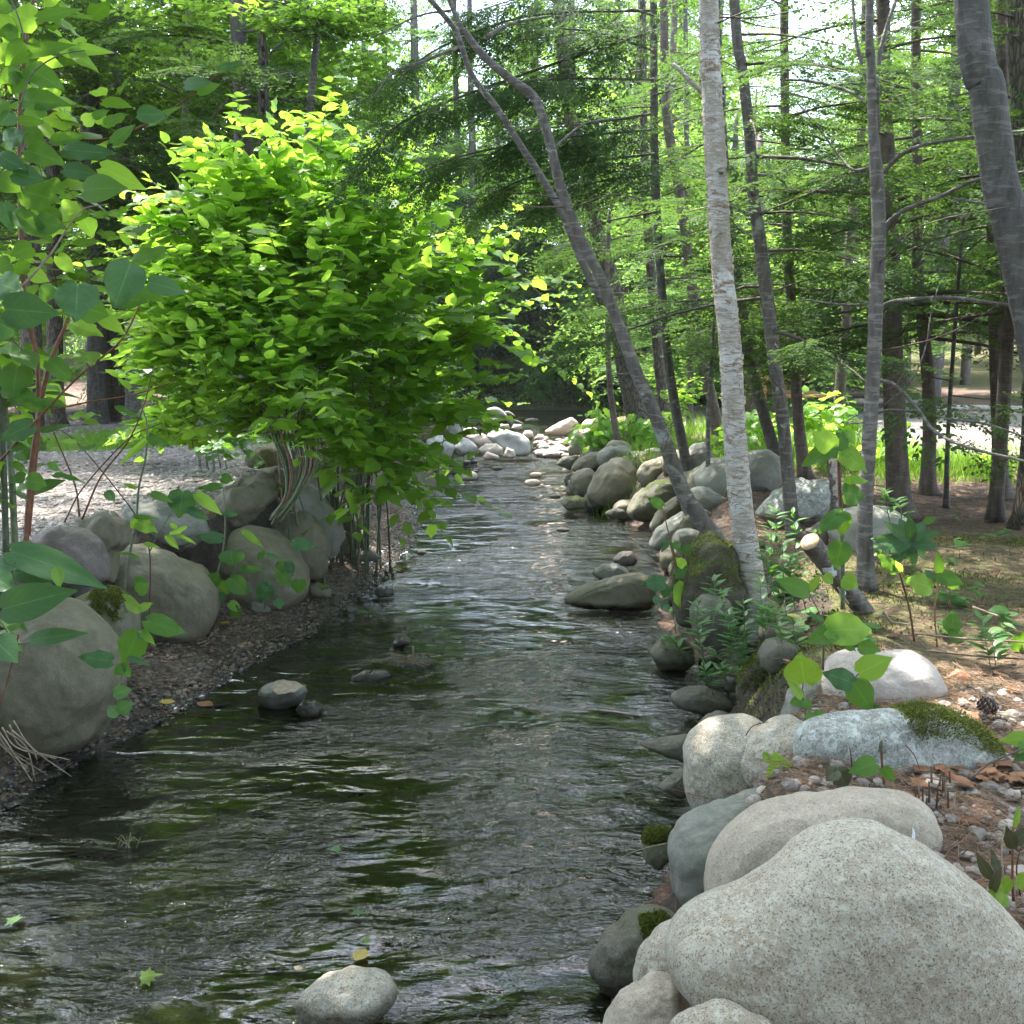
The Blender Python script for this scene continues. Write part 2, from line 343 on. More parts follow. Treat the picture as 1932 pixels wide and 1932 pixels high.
def ground_mat(name, kind):
    m, t, o = nodes(name); q = NT(t); P = q.pos(); n1 = q.noise(P, 1.3, 5, .6); n2 = q.noise(P, 14, 6, .7); n3 = q.noise(P, 70, 4, .7)
    litter = q.mix(q.ramp(n2, .35, .65), (.06, .034, .024), (.18, .10, .068)); litter = q.mix(q.math('MULTIPLY', q.ramp(n3, .56, .66), .7), litter, (.34, .24, .17))
    litter = q.mix(q.math('MULTIPLY', q.ramp(n3, .44, .36), .7), litter, (.025, .018, .013))
    nzz = q.sep(q.n('NewGeometry').outputs['True Normal'])[2]; litter = q.mix(q.ramp(nzz, .93, .80), litter, q.mix(q.ramp(n2, .4, .6), (.030, .022, .015), (.065, .047, .032)))
    mosm = q.math('MULTIPLY', q.attr('moss'), q.ramp(q.noise(P, 6, 6, .7), .38, .52)); mossc = q.mix(q.ramp(n3, .4, .6), (.05, .06, .012), (.13, .14, .025)); litter = q.mix(mosm, litter, mossc)
    vs = 34 if kind != 'bed' else 16
    vo = q.n('TexVoronoi'); q.l(P, vo.inputs['Vector']); vo.inputs['Scale'].default_value = vs
    hue = q.sep(vo.outputs['Color'])
    if kind == 'bed': a, b, cdark = (.05, .038, .02), (.15, .12, .07), (.02, .016, .008)
    elif kind == 'beach': a, b, cdark = (.06, .042, .03), (.18, .135, .10), (.02, .014, .010)
    else: a, b, cdark = (.19, .155, .135), (.38, .325, .285), (.11, .085, .07)
    g = q.mix(hue[0], a, b); g = q.mix(q.math('MULTIPLY', q.ramp(vo.outputs['Distance'], .5, .75), .8), g, cdark); g = q.mix(q.math('MULTIPLY', q.ramp(n1, .4, .7), .35), g, cdark)
    if kind == 'bed': g = q.mix(q.math('MULTIPLY', q.ramp(q.noise(P, 3, 4), .45, .6), .6), g, (.035, .05, .01))
    gm = 1. if kind in ('bed',) else q.ramp(q.math('ADD', q.attr('grav'), q.math('MULTIPLY', q.math('SUBTRACT', n2, .5), .8)), .35, .65)
    col = q.mix(gm, litter, g)
    if kind in ('floor', 'gravel'):
        st = q.sep(q.n('NewGeometry').outputs['True Normal'])[2]; col = q.mix(q.ramp(st, .93, .78), col, q.mix(q.ramp(n2, .4, .6), (.030, .022, .015), (.065, .047, .032)))
    z = q.sep(P)[2]; wz = q.ramp(z, .09, .02)
    hs = q.n('HueSaturation'); hs.inputs['Value'].default_value = .4; q.l(col, hs.inputs['Color'])
    if kind in ('beach', 'bed'): col = q.mix(wz, col, hs.outputs[0])
    d = q.n('BsdfPrincipled'); q.l(col, d.inputs['Base Color'])
    if kind == 'beach': q.l(q.math('SUBTRACT', .85, q.math('MULTIPLY', wz, .6)), d.inputs['Roughness'])
    else: d.inputs['Roughness'].default_value = .9
    hh = q.math('ADD', q.math('MULTIPLY', vo.outputs['Distance'], -.6), q.math('ADD', n2, n3)); q.l(q.bump(hh, .8, .02), d.inputs['Normal'])
    q.l(d.outputs[0], o.inputs[0]); return m
def water_mat():
    m, t, o = nodes('stream_water'); q = NT(t); P = q.pos()
    mp = q.n('Mapping'); mp.inputs['Scale'].default_value = (.5, 1.15, 1); mp.inputs['Rotation'].default_value = (0, 0, .12); q.l(P, mp.inputs[0])
    rough = q.ramp(q.math('ADD', q.noise(P, .75, 3, .5, .4), q.math('MULTIPLY', q.sep(P)[0], .05)), .42, .56)            # calm and rippled stretches
    a = q.noise(mp.outputs[0], 9, 3, .55, 1.2); b = q.noise(mp.outputs[0], 30, 3, .6, .8); c = q.noise(mp.outputs[0], 4, 2, .5, .6)
    amp = q.math('ADD', q.math('MULTIPLY', rough, .36), .07)
    h = q.math('ADD', q.math('MULTIPLY', c, .9), q.math('MULTIPLY', amp, q.math('ADD', q.math('MULTIPLY', a, 1.3), q.math('MULTIPLY', b, .45))))
    nb = q.bump(h, 1., .065)
    fr = q.n('Fresnel'); fr.inputs['IOR'].default_value = 1.6; q.l(nb, fr.inputs['Normal'])
    gl = q.n('BsdfGlossy'); gl.inputs['Roughness'].default_value = .012; q.l(nb, gl.inputs['Normal']); gl.inputs[0].default_value = (1, 1, 1, 1)
    tr = q.n('BsdfTransparent'); tr.inputs[0].default_value = (.30, .25, .11, 1)
    df = q.n('BsdfDiffuse'); df.inputs[0].default_value = (.022, .026, .010, 1); q.l(nb, df.inputs['Normal'])
    m1 = q.n('MixShader'); m1.inputs[0].default_value = .35; q.l(tr.outputs[0], m1.inputs[1]); q.l(df.outputs[0], m1.inputs[2])
    m2 = q.n('MixShader'); q.l(fr.outputs[0], m2.inputs[0]); q.l(m1.outputs[0], m2.inputs[1]); q.l(gl.outputs[0], m2.inputs[2])
    q.l(m2.outputs[0], o.inputs[0]); return m
M = dict(
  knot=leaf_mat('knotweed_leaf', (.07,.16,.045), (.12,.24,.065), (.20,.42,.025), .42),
  knotb=leaf_mat('sunlit_tone_knotweed_leaf', (.12,.26,.03), (.20,.37,.05), (.48,.76,.07), .6),  # brighter copy of the knotweed leaf, sunlight put into its colour
  knotf=leaf_mat('shade_tone_knotweed_leaf', (.04,.115,.02), (.075,.175,.03), (.24,.46,.03), .42, .06),  # darker copy of the same leaf, shade put into its colour
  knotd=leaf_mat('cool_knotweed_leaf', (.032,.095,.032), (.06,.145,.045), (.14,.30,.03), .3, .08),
  young=leaf_mat('young_leaf', (.14,.26,.03), (.22,.34,.04), (.36,.55,.04), .5),
  olive=leaf_mat('dull_olive_leaf', (.055,.06,.03), (.08,.08,.035), (.1,.1,.03), .2),
  herb=leaf_mat('herb_leaf', (.05,.14,.03), (.09,.22,.045), (.16,.36,.04), .35),
  maple=leaf_mat('maple_leaf', (.09,.20,.025), (.15,.28,.035), (.30,.50,.05), .54, .08, False),
  broad=leaf_mat('broad_leaf', (.08,.18,.022), (.13,.26,.03), (.25,.44,.05), .52, .08, False),
  hem=leaf_mat('hemlock_needles', (.03,.06,.022), (.065,.12,.032), (.12,.22,.035), .42, .1, False),
  hemb=leaf_mat('sunlit_tone_hemlock_needles', (.08,.17,.05), (.14,.26,.07), (.30,.50,.11), .54, .1, False),  # lightened hemlock needles, the colour stands in for sun on the far trees
  shade_canopy=leaf_mat('shade_canopy_leaf', (.045,.105,.025), (.08,.16,.035), (.15,.29,.05), .42, .08, False),  # leaf of the unseen crowns added for shade, darkened against green fill
  grass=leaf_mat('grass_blades', (.09,.2,.025), (.17,.32,.04), (.25,.45,.03), .45, .08, False),
  moss=simple('moss', (.075,.09,.015), (.21,.23,.04), 90, .95, .5),
  barkg=bark_mat('grey_bark', (.075,.066,.058), (.16,.145,.13), .5, .7),
  barkm=bark_mat('dark_grey_maple_bark', (.05,.047,.043), (.10,.095,.088), .45, .12),
  barkb=bark_mat('brown_bark', (.06,.045,.036), (.135,.105,.085), .25, .2),
  barkr=bark_mat('furrowed_bark', (.075,.06,.045), (.17,.14,.11), 0, .1, 1.4),
  barkd=bark_mat('dark_bark', (.045,.038,.034), (.10,.088,.08), .3, .35),
  birch=birch_mat(),
  stem=simple('knotweed_stem', (.075,.105,.055), (.14,.16,.09), 30, .5),
  stemr=simple('reddish_stem', (.10,.035,.02), (.16,.07,.035), 30, .5),
  cane=simple('dry_cane', (.20,.15,.10), (.33,.27,.2), 30, .7),
  twig=simple('twig_wood', (.06,.045,.035), (.12,.095,.075), 30, .8),
  wood=simple('cut_wood', (.30,.20,.12), (.42,.30,.19), 40, .8),
  tablew=simple('table_wood', (.36,.17,.07), (.45,.24,.11), 12, .7, usernd=False),
  drift=simple('driftwood', (.20,.17,.15), (.36,.32,.28), 14, .85, .8, .02),
  litter=simple('dead_leaf', (.16,.075,.04), (.30,.15,.08), 25, .85),
  needle=simple('dry_needle', (.17,.10,.06), (.33,.21,.13), 25, .85),
  yellow=leaf_mat('yellowed_leaf', (.42,.30,.05), (.5,.36,.09), (.5,.35,.05), .3),
  pebg=simple('pebble', (.17,.145,.13), (.36,.31,.275), 8, .75, .2),
  pebw=simple('wet_pebble', (.075,.055,.04), (.19,.145,.11), 8, .5, .2),
  pebl=simple('pale_pebble', (.22,.185,.17), (.41,.36,.335), 8, .8, .2),
  pebk=simple('black_wet_pebble', (.03,.027,.025), (.10,.09,.085), 8, .18, .2, spec=.7),
  pebb=simple('bed_pebble', (.05,.042,.025), (.14,.12,.07), 8, .8, .2, spec=.1),
  foam=simple('foam', (.7,.74,.78), (.8,.82,.85), 60, .6, usernd=False),
  floor=ground_mat('leaf_litter_ground', 'floor'), gravel=ground_mat('gravel_ground', 'gravel'),
  beach=ground_mat('pebbly_shore', 'beach'), bed=ground_mat('stream_bed', 'bed'), water=water_mat())
MR = dict(
  gran=rock_mat('speckled_granite', (.31,.25,.185), (.47,.425,.355), (.07,.06,.05), 88, .85, lichen=.22, green=.14),
  tan=rock_mat('tan_granite', (.33,.27,.21), (.47,.40,.33), (.12,.09,.07), 95, .6, green=.12),
  grey=rock_mat('smooth_grey_rock', (.17,.17,.145), (.26,.25,.215), (.09,.09,.08), 70, .3, stripe=.3, green=.35),
  olive=rock_mat('olive_grey_boulder', (.135,.118,.078), (.215,.19,.135), (.07,.065,.05), 70, .35, green=.45),
  pale=rock_mat('pale_boulder', (.23,.225,.19), (.33,.32,.28), (.15,.145,.13), 60, .35, green=.3),
  pink=rock_mat('pinkish_boulder', (.36,.30,.265), (.48,.43,.39), (.24,.17,.155), 55, .35, green=.05),
  purple=rock_mat('purplish_rock', (.155,.125,.115), (.23,.19,.175), (.08,.065,.06), 50, .4, stripe=.3, green=.2),
  lich=rock_mat('lichen_rock', (.25,.25,.225), (.46,.47,.44), (.06,.06,.05), 70, .7, lichen=.8, green=.2),
  lichmoss=rock_mat('lichen_and_moss_rock', (.22,.215,.19), (.42,.42,.40), (.06,.06,.05), 70, .7, lichen=.7, mdir=(2.6,1.6,1.0), moff=-.42, green=.1),
  mossy=rock_mat('mossy_rock', (.12,.11,.075), (.19,.18,.13), (.05,.05,.04), 60, .4, moss=.22, green=.5),
  wetr=rock_mat('dark_wet_rock', (.085,.075,.055), (.15,.135,.11), (.03,.028,.02), 60, .5, green=.5),
  palef=rock_mat('sunlit_tone_grey_rock', (.38,.35,.32), (.52,.49,.45), (.22,.2,.17), 30, .3, green=.1),  # grey rock lightened in its colour to look sunlit
  red=rock_mat('rusty_rock', (.26,.11,.06), (.36,.19,.12), (.12,.05,.03), 50, .5, green=0, wet=False),
  sun=rock_mat('sunlit_tone_pink_rock', (.50,.36,.29), (.62,.52,.45), (.3,.2,.16), 30, .3, green=0),  # pink rock whose light tone stands in for full sun
  bank=rock_mat('mossy_peat_bank', (.055,.045,.03), (.10,.085,.055), (.025,.02,.015), 40, .6, moss=.34, green=.4))
# ---------------------------------------------------------------- terrain
def axis(*segs):
    out = []
    for a, b, st in segs: out += list(np.arange(a, b, st))
    return np.array(out+[segs[-1][1]])
def build_ground():
    X = axis((-260,-60,20),(-60,-16,2.2),(-16,-6,.35),(-6,5,.055),(5,14,.3),(14,60,2.2),(60,260,20))
    Y = axis((-60,-8,6),(-8,2,.4),(2,13,.055),(13,24,.14),(24,36,.3),(36,70,1.5),(70,300,20))
    xx, yy = np.meshgrid(X, Y); zz = H(xx, yy)
    near = (np.abs(xx) < 7) & (yy > 1) & (yy < 14)
    nz = np.zeros_like(zz)
    for j, i in zip(*np.where(near)): nz[j, i] = mnoise.noise(Vector((xx[j, i]*5, yy[j, i]*5, 0)))*.018+mnoise.noise(Vector((xx[j, i]*17, yy[j, i]*17, 3)))*.007
    d = np.maximum(xl(yy)-xx, xx-xr(yy)); zz = zz+nz*sstep(.02, .2, np.abs(d))
    a = xl(yy)-xx; b = xx-xr(yy); bd = xb(yy)-xx
    # gravel and moss masks (which material lies where)
    gl = sstep(.75, 1.1, bd)*sstep(3, 5, yy)*(1-sstep(16.2, 17.4, yy))*(xx < 0)
    lot = sstep(1.2, 2.4, xx-1.0+(yy-13)*-.05)*sstep(12.6, 13.6, yy+.5*wob(xx, yy, .8))*(1-sstep(22, 24, yy))
    lot2 = sstep(.25, .5, b)*(1-sstep(3.55, 3.95, yy+.3*wob(xx, yy, 2)))*(yy > 1)
    grav = np.maximum(np.maximum(gl, lot), lot2*.38)
    rightside = sstep(0, .3, b)
    moss = rightside*(np.exp(-((xx-1.35)**2/.5+(yy-5.2)**2/.9)) + .9*np.exp(-((xx-2.6)**2/.9+(yy-6.2)**2/.8))+.8*np.exp(-((xx-3.6)**2/.5+(yy-7.6)**2/.35))+.06)
    moss = moss*(1-grav); moss = np.where(yy > 30, .8, moss)
    ny, nx = xx.shape; P = np.stack([xx, yy, zz], -1).reshape(-1, 3)
    idx = np.arange(ny*nx).reshape(ny, nx); q = np.stack([idx[:-1,:-1], idx[:-1,1:], idx[1:,1:], idx[1:,:-1]], -1).reshape(-1, 4)
    cx = P[q].mean(1); cxx, cyy = cx[:, 0], cx[:, 1]
    dd = np.maximum(np.maximum(xl(cyy)-cxx, cxx-xr(cyy)), cyy-30.5)
    gq = grav.ravel()[q].mean(1); bdq = xb(cyy)-cxx
    zone = np.where(dd < 0, 0, np.where((bdq < .35) & (cxx < 0) & (cyy < 16), 1, np.where((gq > .45) & ((cxx < 0) | (cyy > 6)), 2, 3)))
    for k, (nm, mt, lb) in enumerate([('stream_bed', 'bed', 0), ('shore', 'beach', 0), ('gravel_ground', 'gravel', 0), ('forest_ground', 'floor', 0)]):
        f = q[zone == k]; used, inv = np.unique(f, return_inverse=True); f = inv.reshape(-1, 4)
        me = bpy.data.meshes.new(nm); V = P[used]
        me.vertices.add(len(V)); me.vertices.foreach_set('co', V.ravel().astype(np.float32))
        me.loops.add(f.size); me.loops.foreach_set('vertex_index', f.ravel().astype(np.int32))
        me.polygons.add(len(f)); me.polygons.foreach_set('loop_start', np.arange(0, f.size, 4, dtype=np.int32)); me.update(calc_edges=True)
        me.polygons.foreach_set('use_smooth', np.ones(len(f), bool))
        for an, arr in (('grav', grav if k != 1 else grav*0+1), ('moss', moss)):
            at = me.attributes.new(an, 'FLOAT', 'POINT'); at.data.foreach_set('value', arr.ravel()[used].astype(np.float32))
        me.materials.append(M[mt]); link(nm, me, None, kind='structure')
    return
build_ground()
def build_water():
    X = axis((-16,-4,.6),(-4,3.2,.04),(3.2,12,.6)); Y = axis((-6,2.4,.3),(2.4,9,.04),(9,22,.09),(22,31.5,.3))
    xx, yy = np.meshgrid(X, Y); zz = np.zeros_like(xx)
    for j in range(len(Y)):
        for i in range(len(X)):
            x, y = X[i], Y[j]
            if -4 < x < 3 and 2 < y < 22:
                fl = .5+.5*mnoise.noise(Vector((x*.8, y*.6, 4)))
                zz[j, i] = .0065*mnoise.noise(Vector((x*4+y*1.2, y*2.6-x, 0)))*(.4+1.1*fl)+.0028*mnoise.noise(Vector((x*12+y*2, y*8, 2)))*(.3+1.3*fl)
    P = np.stack([xx, yy, zz], -1).reshape(-1, 3); ny, nx = xx.shape; idx = np.arange(ny*nx).reshape(ny, nx)
    a, b, c, d = idx[:-1,:-1].ravel(), idx[:-1,1:].ravel(), idx[1:,1:].ravel(), idx[1:,:-1].ravel()
    bf = Buf(); bf.add(P, np.r_[np.c_[a, b, c], np.c_[a, c, d]]); link('stream_water', bf.mesh('stream_water', M['water']), None, kind='structure')
build_water()

# ---------------------------------------------------------------- boulders and stones
ROCKPOS = []
def boulder(label, t, mat, pts, deep=.8, p=.72, rough=1., sub=4, group=None, name='boulder', cat='boulder', seed=None, dz=0., moss=None, facet=0.):
    pts = np.array(pts, float)
    if len(pts) == 2:                                            # centre, radii
        a = np.linspace(0, 6.283, 14, endpoint=False); c0, r0 = pts
        pts = np.c_[c0[0]+np.cos(a)*r0[0], c0[1]-np.sign(np.sin(a))*np.abs(np.sin(a))**.85*r0[1]]
    c = (pts.max(0)+pts.min(0))/2; rel = (pts-c)*[1, -1]/N*t
    n = 180; th = np.linspace(-math.pi, math.pi, n, endpoint=False); rr = np.zeros(n)
    A, B = rel, np.roll(rel, -1, 0)
    for k, q in enumerate(th):
        dx, dy = math.cos(q), math.sin(q); e = B-A; den = dx*e[:, 1]-dy*e[:, 0]
        with np.errstate(all='ignore'):
            s = (A[:, 0]*e[:, 1]-A[:, 1]*e[:, 0])/den; u = (A[:, 0]*dy-A[:, 1]*dx)/den
        ok = (np.abs(den) > 1e-9) & (s > 0) & (u >= -1e-6) & (u <= 1+1e-6); rr[k] = s[ok].max() if ok.any() else rel.std()
    ker = np.hanning(15 if not facet else 7); ker /= ker.sum(); h = len(ker)//2; rr = np.convolve(np.r_[rr[-h:], rr, rr[:h]], ker, 'valid')
    sd_ = seed if seed is not None else random.randrange(999); V, T, U = ICO[sub]
    D = rr.mean()*deep*1.0; lat = np.hypot(V[:, 0], V[:, 1])+1e-9; ang = np.arctan2(V[:, 1], V[:, 0])
    r = np.interp(ang, np.r_[th, math.pi], np.r_[rr, rr[0]]); L = r*lat**p
    zc = np.sign(V[:, 2])*np.abs(V[:, 2])**.85
    Cw = W(c[0], c[1], t)+np.array([0, 0, dz])
    # keep the silhouette but stand the stone upright in depth
    Q = np.outer(V[:, 0]/lat*L, RT)+np.outer(V[:, 1]/lat*L, UP)+np.outer(zc*D, [0, 1, 0])
    nrm = unit(V[:, 0:1]*RT+V[:, 1:2]*UP+V[:, 2:3]*np.array([0, 1, 0])); sc = rr.mean(); out = np.zeros(len(V))
    o = Vector((sd_*1.37, sd_*.71, sd_*.33))
    for i, v in enumerate(V):
        vv = Vector(v); x = .10*mnoise.noise(vv*1.3+o)+.045*mnoise.noise(vv*3.1+o)-.03*abs(mnoise.noise(vv*2.2-o))+.014*mnoise.noise(vv*9+o)+.006*mnoise.noise(vv*21+o)
        out[i] = x*rough
    if facet:
        r2 = np.random.default_rng(sd_)
        for _ in range(9):
            d = unit(r2.normal(size=3)); lim = .66+.22*r2.random(); ex = np.clip(V@d-lim, 0, None); out -= ex*.85*facet
    Q = Q+nrm*(out*sc)[:, None]
    bf = Buf(); bf.add(Q+Cw, T, U, random.random()); o = solo(name, bf, MR[mat], label, cat, tuple(Cw), group)
    ROCKPOS.append((Cw, rr.mean()))
    if moss is not None:                                         # real cushions of moss on the upper side
        msk = moss(V, Q)*1.; ids = np.where(msk > rng.random(len(V)))[0]
        if len(ids):
            k = moss_n if (moss_n := max(1, int(8000/len(ids)))) else 1
            ids = np.repeat(ids, k); jit = rng.normal(size=(len(ids), 3))*sc*.045
            nn = nrm[ids]; Pm = Q[ids]+Cw+jit-nn*np.sum(jit*nn, 1)[:, None]
            mb = Buf(); Mx = frames(unit(nn+rng.normal(size=(len(ids), 3))*.5+[0, 0, .4]), rng.normal(size=(len(ids), 3)), .007, .011, .007)*(.6+.8*rng.random((len(ids), 1, 1)))
            scatter(mb, SML, Mx, Pm); part('moss', mb, M['moss'], o, kind='stuff')
    return o
gL = 'boulders of the left bank wall'; gR = 'boulders lining the near right bank'; gM = 'boulders of the wall on the right bend'; gF = 'rocks where the stream leaves the river'
up_m = lambda V, Q: (V[:, 1] > .55)*.6
boulder('huge egg-shaped olive-grey boulder at the left edge beside the water, nearest of the left wall', 5.15, 'olive', [(-15,1230),(50,1150),(117,1129),(167,1154),(207,1194),(233,1244),(243,1288),(225,1330),(190,1385),(130,1422),(60,1414),(10,1385),(-20,1310)], sub=5, group=gL, seed=3)
boulder('low boulder with green moss patch wedged under the purplish rock of the left wall', 5.8, 'mossy', [(130,1135),(187,1107),(213,1105),(243,1127),(260,1164),(265,1215),(235,1250),(170,1230)], group=gL, seed=8, moss=lambda V, Q: ((V[:,1] > .3) & (V[:,0] > -.2) & (V[:,0] < .55) & (V[:,2] < .1))*.35)
boulder('purplish brown rock on top of the left wall beside the knotweed canes', 6.15, 'purple', [(55,997),(100,984),(160,994),(190,1021),(205,1054),(202,1092),(170,1108),(100,1108),(50,1060)], group=gL, facet=.6, seed=5)
boulder('broken greenish grey angular rock standing upright in the left wall', 6.5, 'olive', [(140,977),(187,954),(213,949),(247,977),(249,1004),(230,1044),(222,1105),(203,1100),(187,1040),(155,998)], group=gL, facet=1.2, rough=1.8, seed=12)
boulder('large slanting wedge-shaped grey boulder at the foot of the left wall', 6.95, 'olive', [(240,1024),(287,1034),(333,1051),(383,1081),(418,1120),(413,1160),(377,1206),(327,1216),(267,1209),(225,1144),(222,1080)], sub=5, group=gL, seed=21)
boulder('banded pale rock with bleached top on the left wall below the gravel', 7.5, 'grey', [(230,951),(267,941),(307,944),(340,965),(393,981),(397,1004),(367,1031),(333,1044),(283,1027),(255,1007),(240,977)], group=gL, facet=.5, rough=1.4, seed=31)
boulder('big rough grey boulder leaning on top of the left wall beside the bundle of canes', 8.1, 'olive', [(383,954),(413,927),(450,897),(493,887),(520,904),(532,934),(520,954),(477,993),(427,1008),(395,994)], group=gL, facet=.9, rough=1.5, seed=41)
boulder('broad dome-shaped boulder behind leafy sprigs at the foot of the left wall', 7.8, 'olive', [(395,1060),(433,1010),(473,994),(513,1001),(553,1034),(580,1077),(583,1112),(562,1146),(527,1153),(467,1148),(415,1121)], sub=5, group=gL, seed=52)
boulder('rounded grey boulder under the bundle of canes, right of the dome-shaped one', 8.4, 'olive', [(510,984),(540,964),(580,965),(607,991),(618,1027),(619,1089),(593,1096),(560,1070),(525,1030)], group=gL, seed=61)
boulder('slanting slab-like pale rock behind the rounded boulder of the left wall', 9.0, 'pale', [(550,905),(575,905),(603,924),(633,956),(649,991),(655,1016),(641,1046),(619,1058),(605,1007),(580,966),(552,947)], group=gL, facet=.5, seed=71)
boulder('smooth narrow grey rock at the right end of the left wall, under the bush', 9.5, 'grey', [(610,915),(642,938),(661,966),(678,990),(679,1005),(651,1003),(625,960)], group=gL, seed=81)
boulder('small squarish stone sitting on the pebbly shore at the end of the left wall', 9.6, 'olive', [(651,1001),(684,998),(696,1012),(696,1032),(672,1036),(652,1025)], group=gL, seed=91, facet=.5)
boulder('flat low grey stone lying on the pebbly shore', 9.2, 'grey', [(661,1049),(700,1035),(721,1051),(709,1059),(668,1058)], group=gL, facet=.5, seed=93)
boulder('weathered boulder on the gravel behind the canes on the left bank', 10.3, 'olive', [(462,860),(487,843),(513,835),(540,841),(545,885),(465,880)], group=gL, seed=95)
boulder('pale flat-topped rock behind the leaning grey boulder of the left wall', 9.2, 'olive', [(480,893),(520,880),(552,890),(560,925),(520,935),(485,910)], group=gL, seed=96)
boulder('little moss-topped stone at the foot of the rounded boulder on the shore', 7.9, 'mossy', [(583,1104),(600,1097),(622,1108),(625,1125),(600,1128),(585,1118)], group=gL, name='rock', cat='rock', sub=3)
# stones in the stream
gS = 'stones standing in the stream'
boulder('wet speckled brown stone breaking the water at the bottom of the picture', 3.2, 'gran', [(561,1884),(596,1854),(660,1837),(730,1844),(755,1874),(745,1894),(690,1925),(650,1945),(575,1960)], group=gS, sub=5, seed=101, cat='stone', name='stone')
boulder('smooth grey stone in the water with a dry leaf lying on it', 5.95, 'grey', [(482,1318),(490,1297),(520,1287),(560,1286),(580,1300),(578,1322),(545,1337),(500,1337)], group=gS, name='stone', cat='stone')
boulder('small rusty brown stone touching the grey stone with the dry leaf', 5.8, 'wetr', [(556,1338),(570,1322),(595,1320),(611,1336),(604,1352),(570,1354)], group=gS, name='stone', cat='stone', sub=3)
boulder('flat wet stone beside the drift of grass in midstream', 6.45, 'wetr', [(655,1278),(690,1263),(730,1264),(742,1277),(715,1289),(670,1290)], group=gS, name='stone', cat='stone', sub=3)
boulder('dark low stone holding the drift of grass in midstream', 6.7, 'wetr', [(735,1262),(760,1243),(800,1238),(822,1250),(815,1268),(760,1272)], group=gS, name='stone', cat='stone', rough=2, sub=3)
boulder('small dark angular stone in midstream behind the drift of grass', 7.1, 'purple', [(738,1214),(745,1201),(770,1201),(780,1212),(770,1220),(745,1220)], group=gS, name='stone', cat='stone', facet=1, sub=3)
boulder('long low wedge-shaped rock jutting into the water from the right bank', 8.0, 'olive', [(1054,1130),(1103,1105),(1161,1087),(1212,1080),(1235,1105),(1235,1150),(1184,1152),(1115,1147),(1068,1138)], group=gS, name='rock', cat='rock', sub=5, seed=107, deep=.6)
boulder('grey oval rock lying in the water behind the long low wedge', 8.7, 'grey', [(1115,1080),(1135,1065),(1165,1063),(1190,1080),(1185,1094),(1130,1096)], group=gS, name='rock', cat='rock')
boulder('purplish wet stone in the still pool by the right wall', 9.4, 'purple', [(1155,1056),(1170,1042),(1192,1040),(1203,1056),(1198,1068),(1162,1068)], group=gS, name='stone', cat='stone')
boulder('small dark stone in the still pool against the wall of the right bend', 11.2, 'wetr', [(1140,968),(1158,958),(1178,962),(1180,978),(1150,980)], group=gS, name='stone', cat='stone', sub=3)
boulder('mossy round rock at the waterline left of the hanging herbs', 6.6, 'mossy', [(1224,1229),(1243,1206),(1280,1201),(1307,1220),(1312,1250),(1289,1266),(1238,1260)], group=gS, name='rock', cat='rock', seed=111)
boulder('flat dark rock half under water below the hanging herbs', 5.7, 'wetr', [(1263,1312),(1294,1297),(1331,1297),(1372,1315),(1386,1333),(1358,1350),(1312,1347),(1270,1330)], group=gS, name='rock', cat='rock', seed=113)
boulder('dark pointed wedge of rock in the water beside the tall smooth boulder', 4.9, 'wetr', [(1203,1402),(1250,1392),(1300,1385),(1305,1440),(1254,1424)], group=gS, name='rock', cat='rock', facet=1)
boulder('dull brown rock at the waterline under the tall smooth boulder', 4.4, 'wetr', [(1240,1486),(1289,1449),(1310,1494),(1285,1506)], group=gS, name='rock', cat='rock')
boulder('small rounded rock capped with dark moss at the water edge', 3.85, 'mossy', [(1210,1592),(1225,1570),(1262,1565),(1272,1610),(1245,1640),(1215,1625)], group=gS, name='rock', cat='rock', moss=up_m)
boulder('dark wet boulder with a bright moss tuft at the water edge beside the biggest boulder', 3.35, 'wetr', [(1109,1824),(1134,1772),(1185,1732),(1240,1716),(1285,1726),(1275,1790),(1220,1860),(1185,1880),(1134,1865)], group=gS, sub=5, seed=117, moss=lambda V, Q: ((V[:,1] > .25) & (V[:,0] > .15) & (V[:,0] < .6) & (V[:,2] < -.1))*.9)
boulder('wet grey stone at the tip of the pebbly shore', 8.4, 'grey', [(706,1120),(712,1108),(735,1107),(746,1118),(738,1126),(712,1126)], group=gS, name='stone', cat='stone', sub=3)
for i, (x, y, a, b, t, mt, lb) in enumerate([(885,898,17,9,14.6,'sun','pale stone in the shallows under the bush tips'),(884,904,15,4,13.9,'wetr','thin flat stone awash below the bush tips'),(1011,896,12,5,14.9,'sun','farther of the two small pink stones in midstream'),(1005,911,15,7,13.9,'sun','nearer of the two small pink stones in midstream'),(938,884,11,4,15.6,'wetr','flat dark slab in the riffle'),(1047,937,12,4,12.6,'wetr','small black stone before the right bend wall'),(858,889,12,7,14.9,'wetr','dark stone at the far end of the left shore'),(1070,888,10,5,15,'sun','pale stone at the foot of the right bend wall'),(1062,1000,14,4,10.2,'wetr','thin pale slab awash in midstream ripples'),(796,1043,9,5,9.6,'wetr','dark pebble-sized stone off the shore under the bush')]):
    boulder(lb, t, mt, [(x, y), (a, b)], group=gS, name='stone', cat='stone', sub=3)
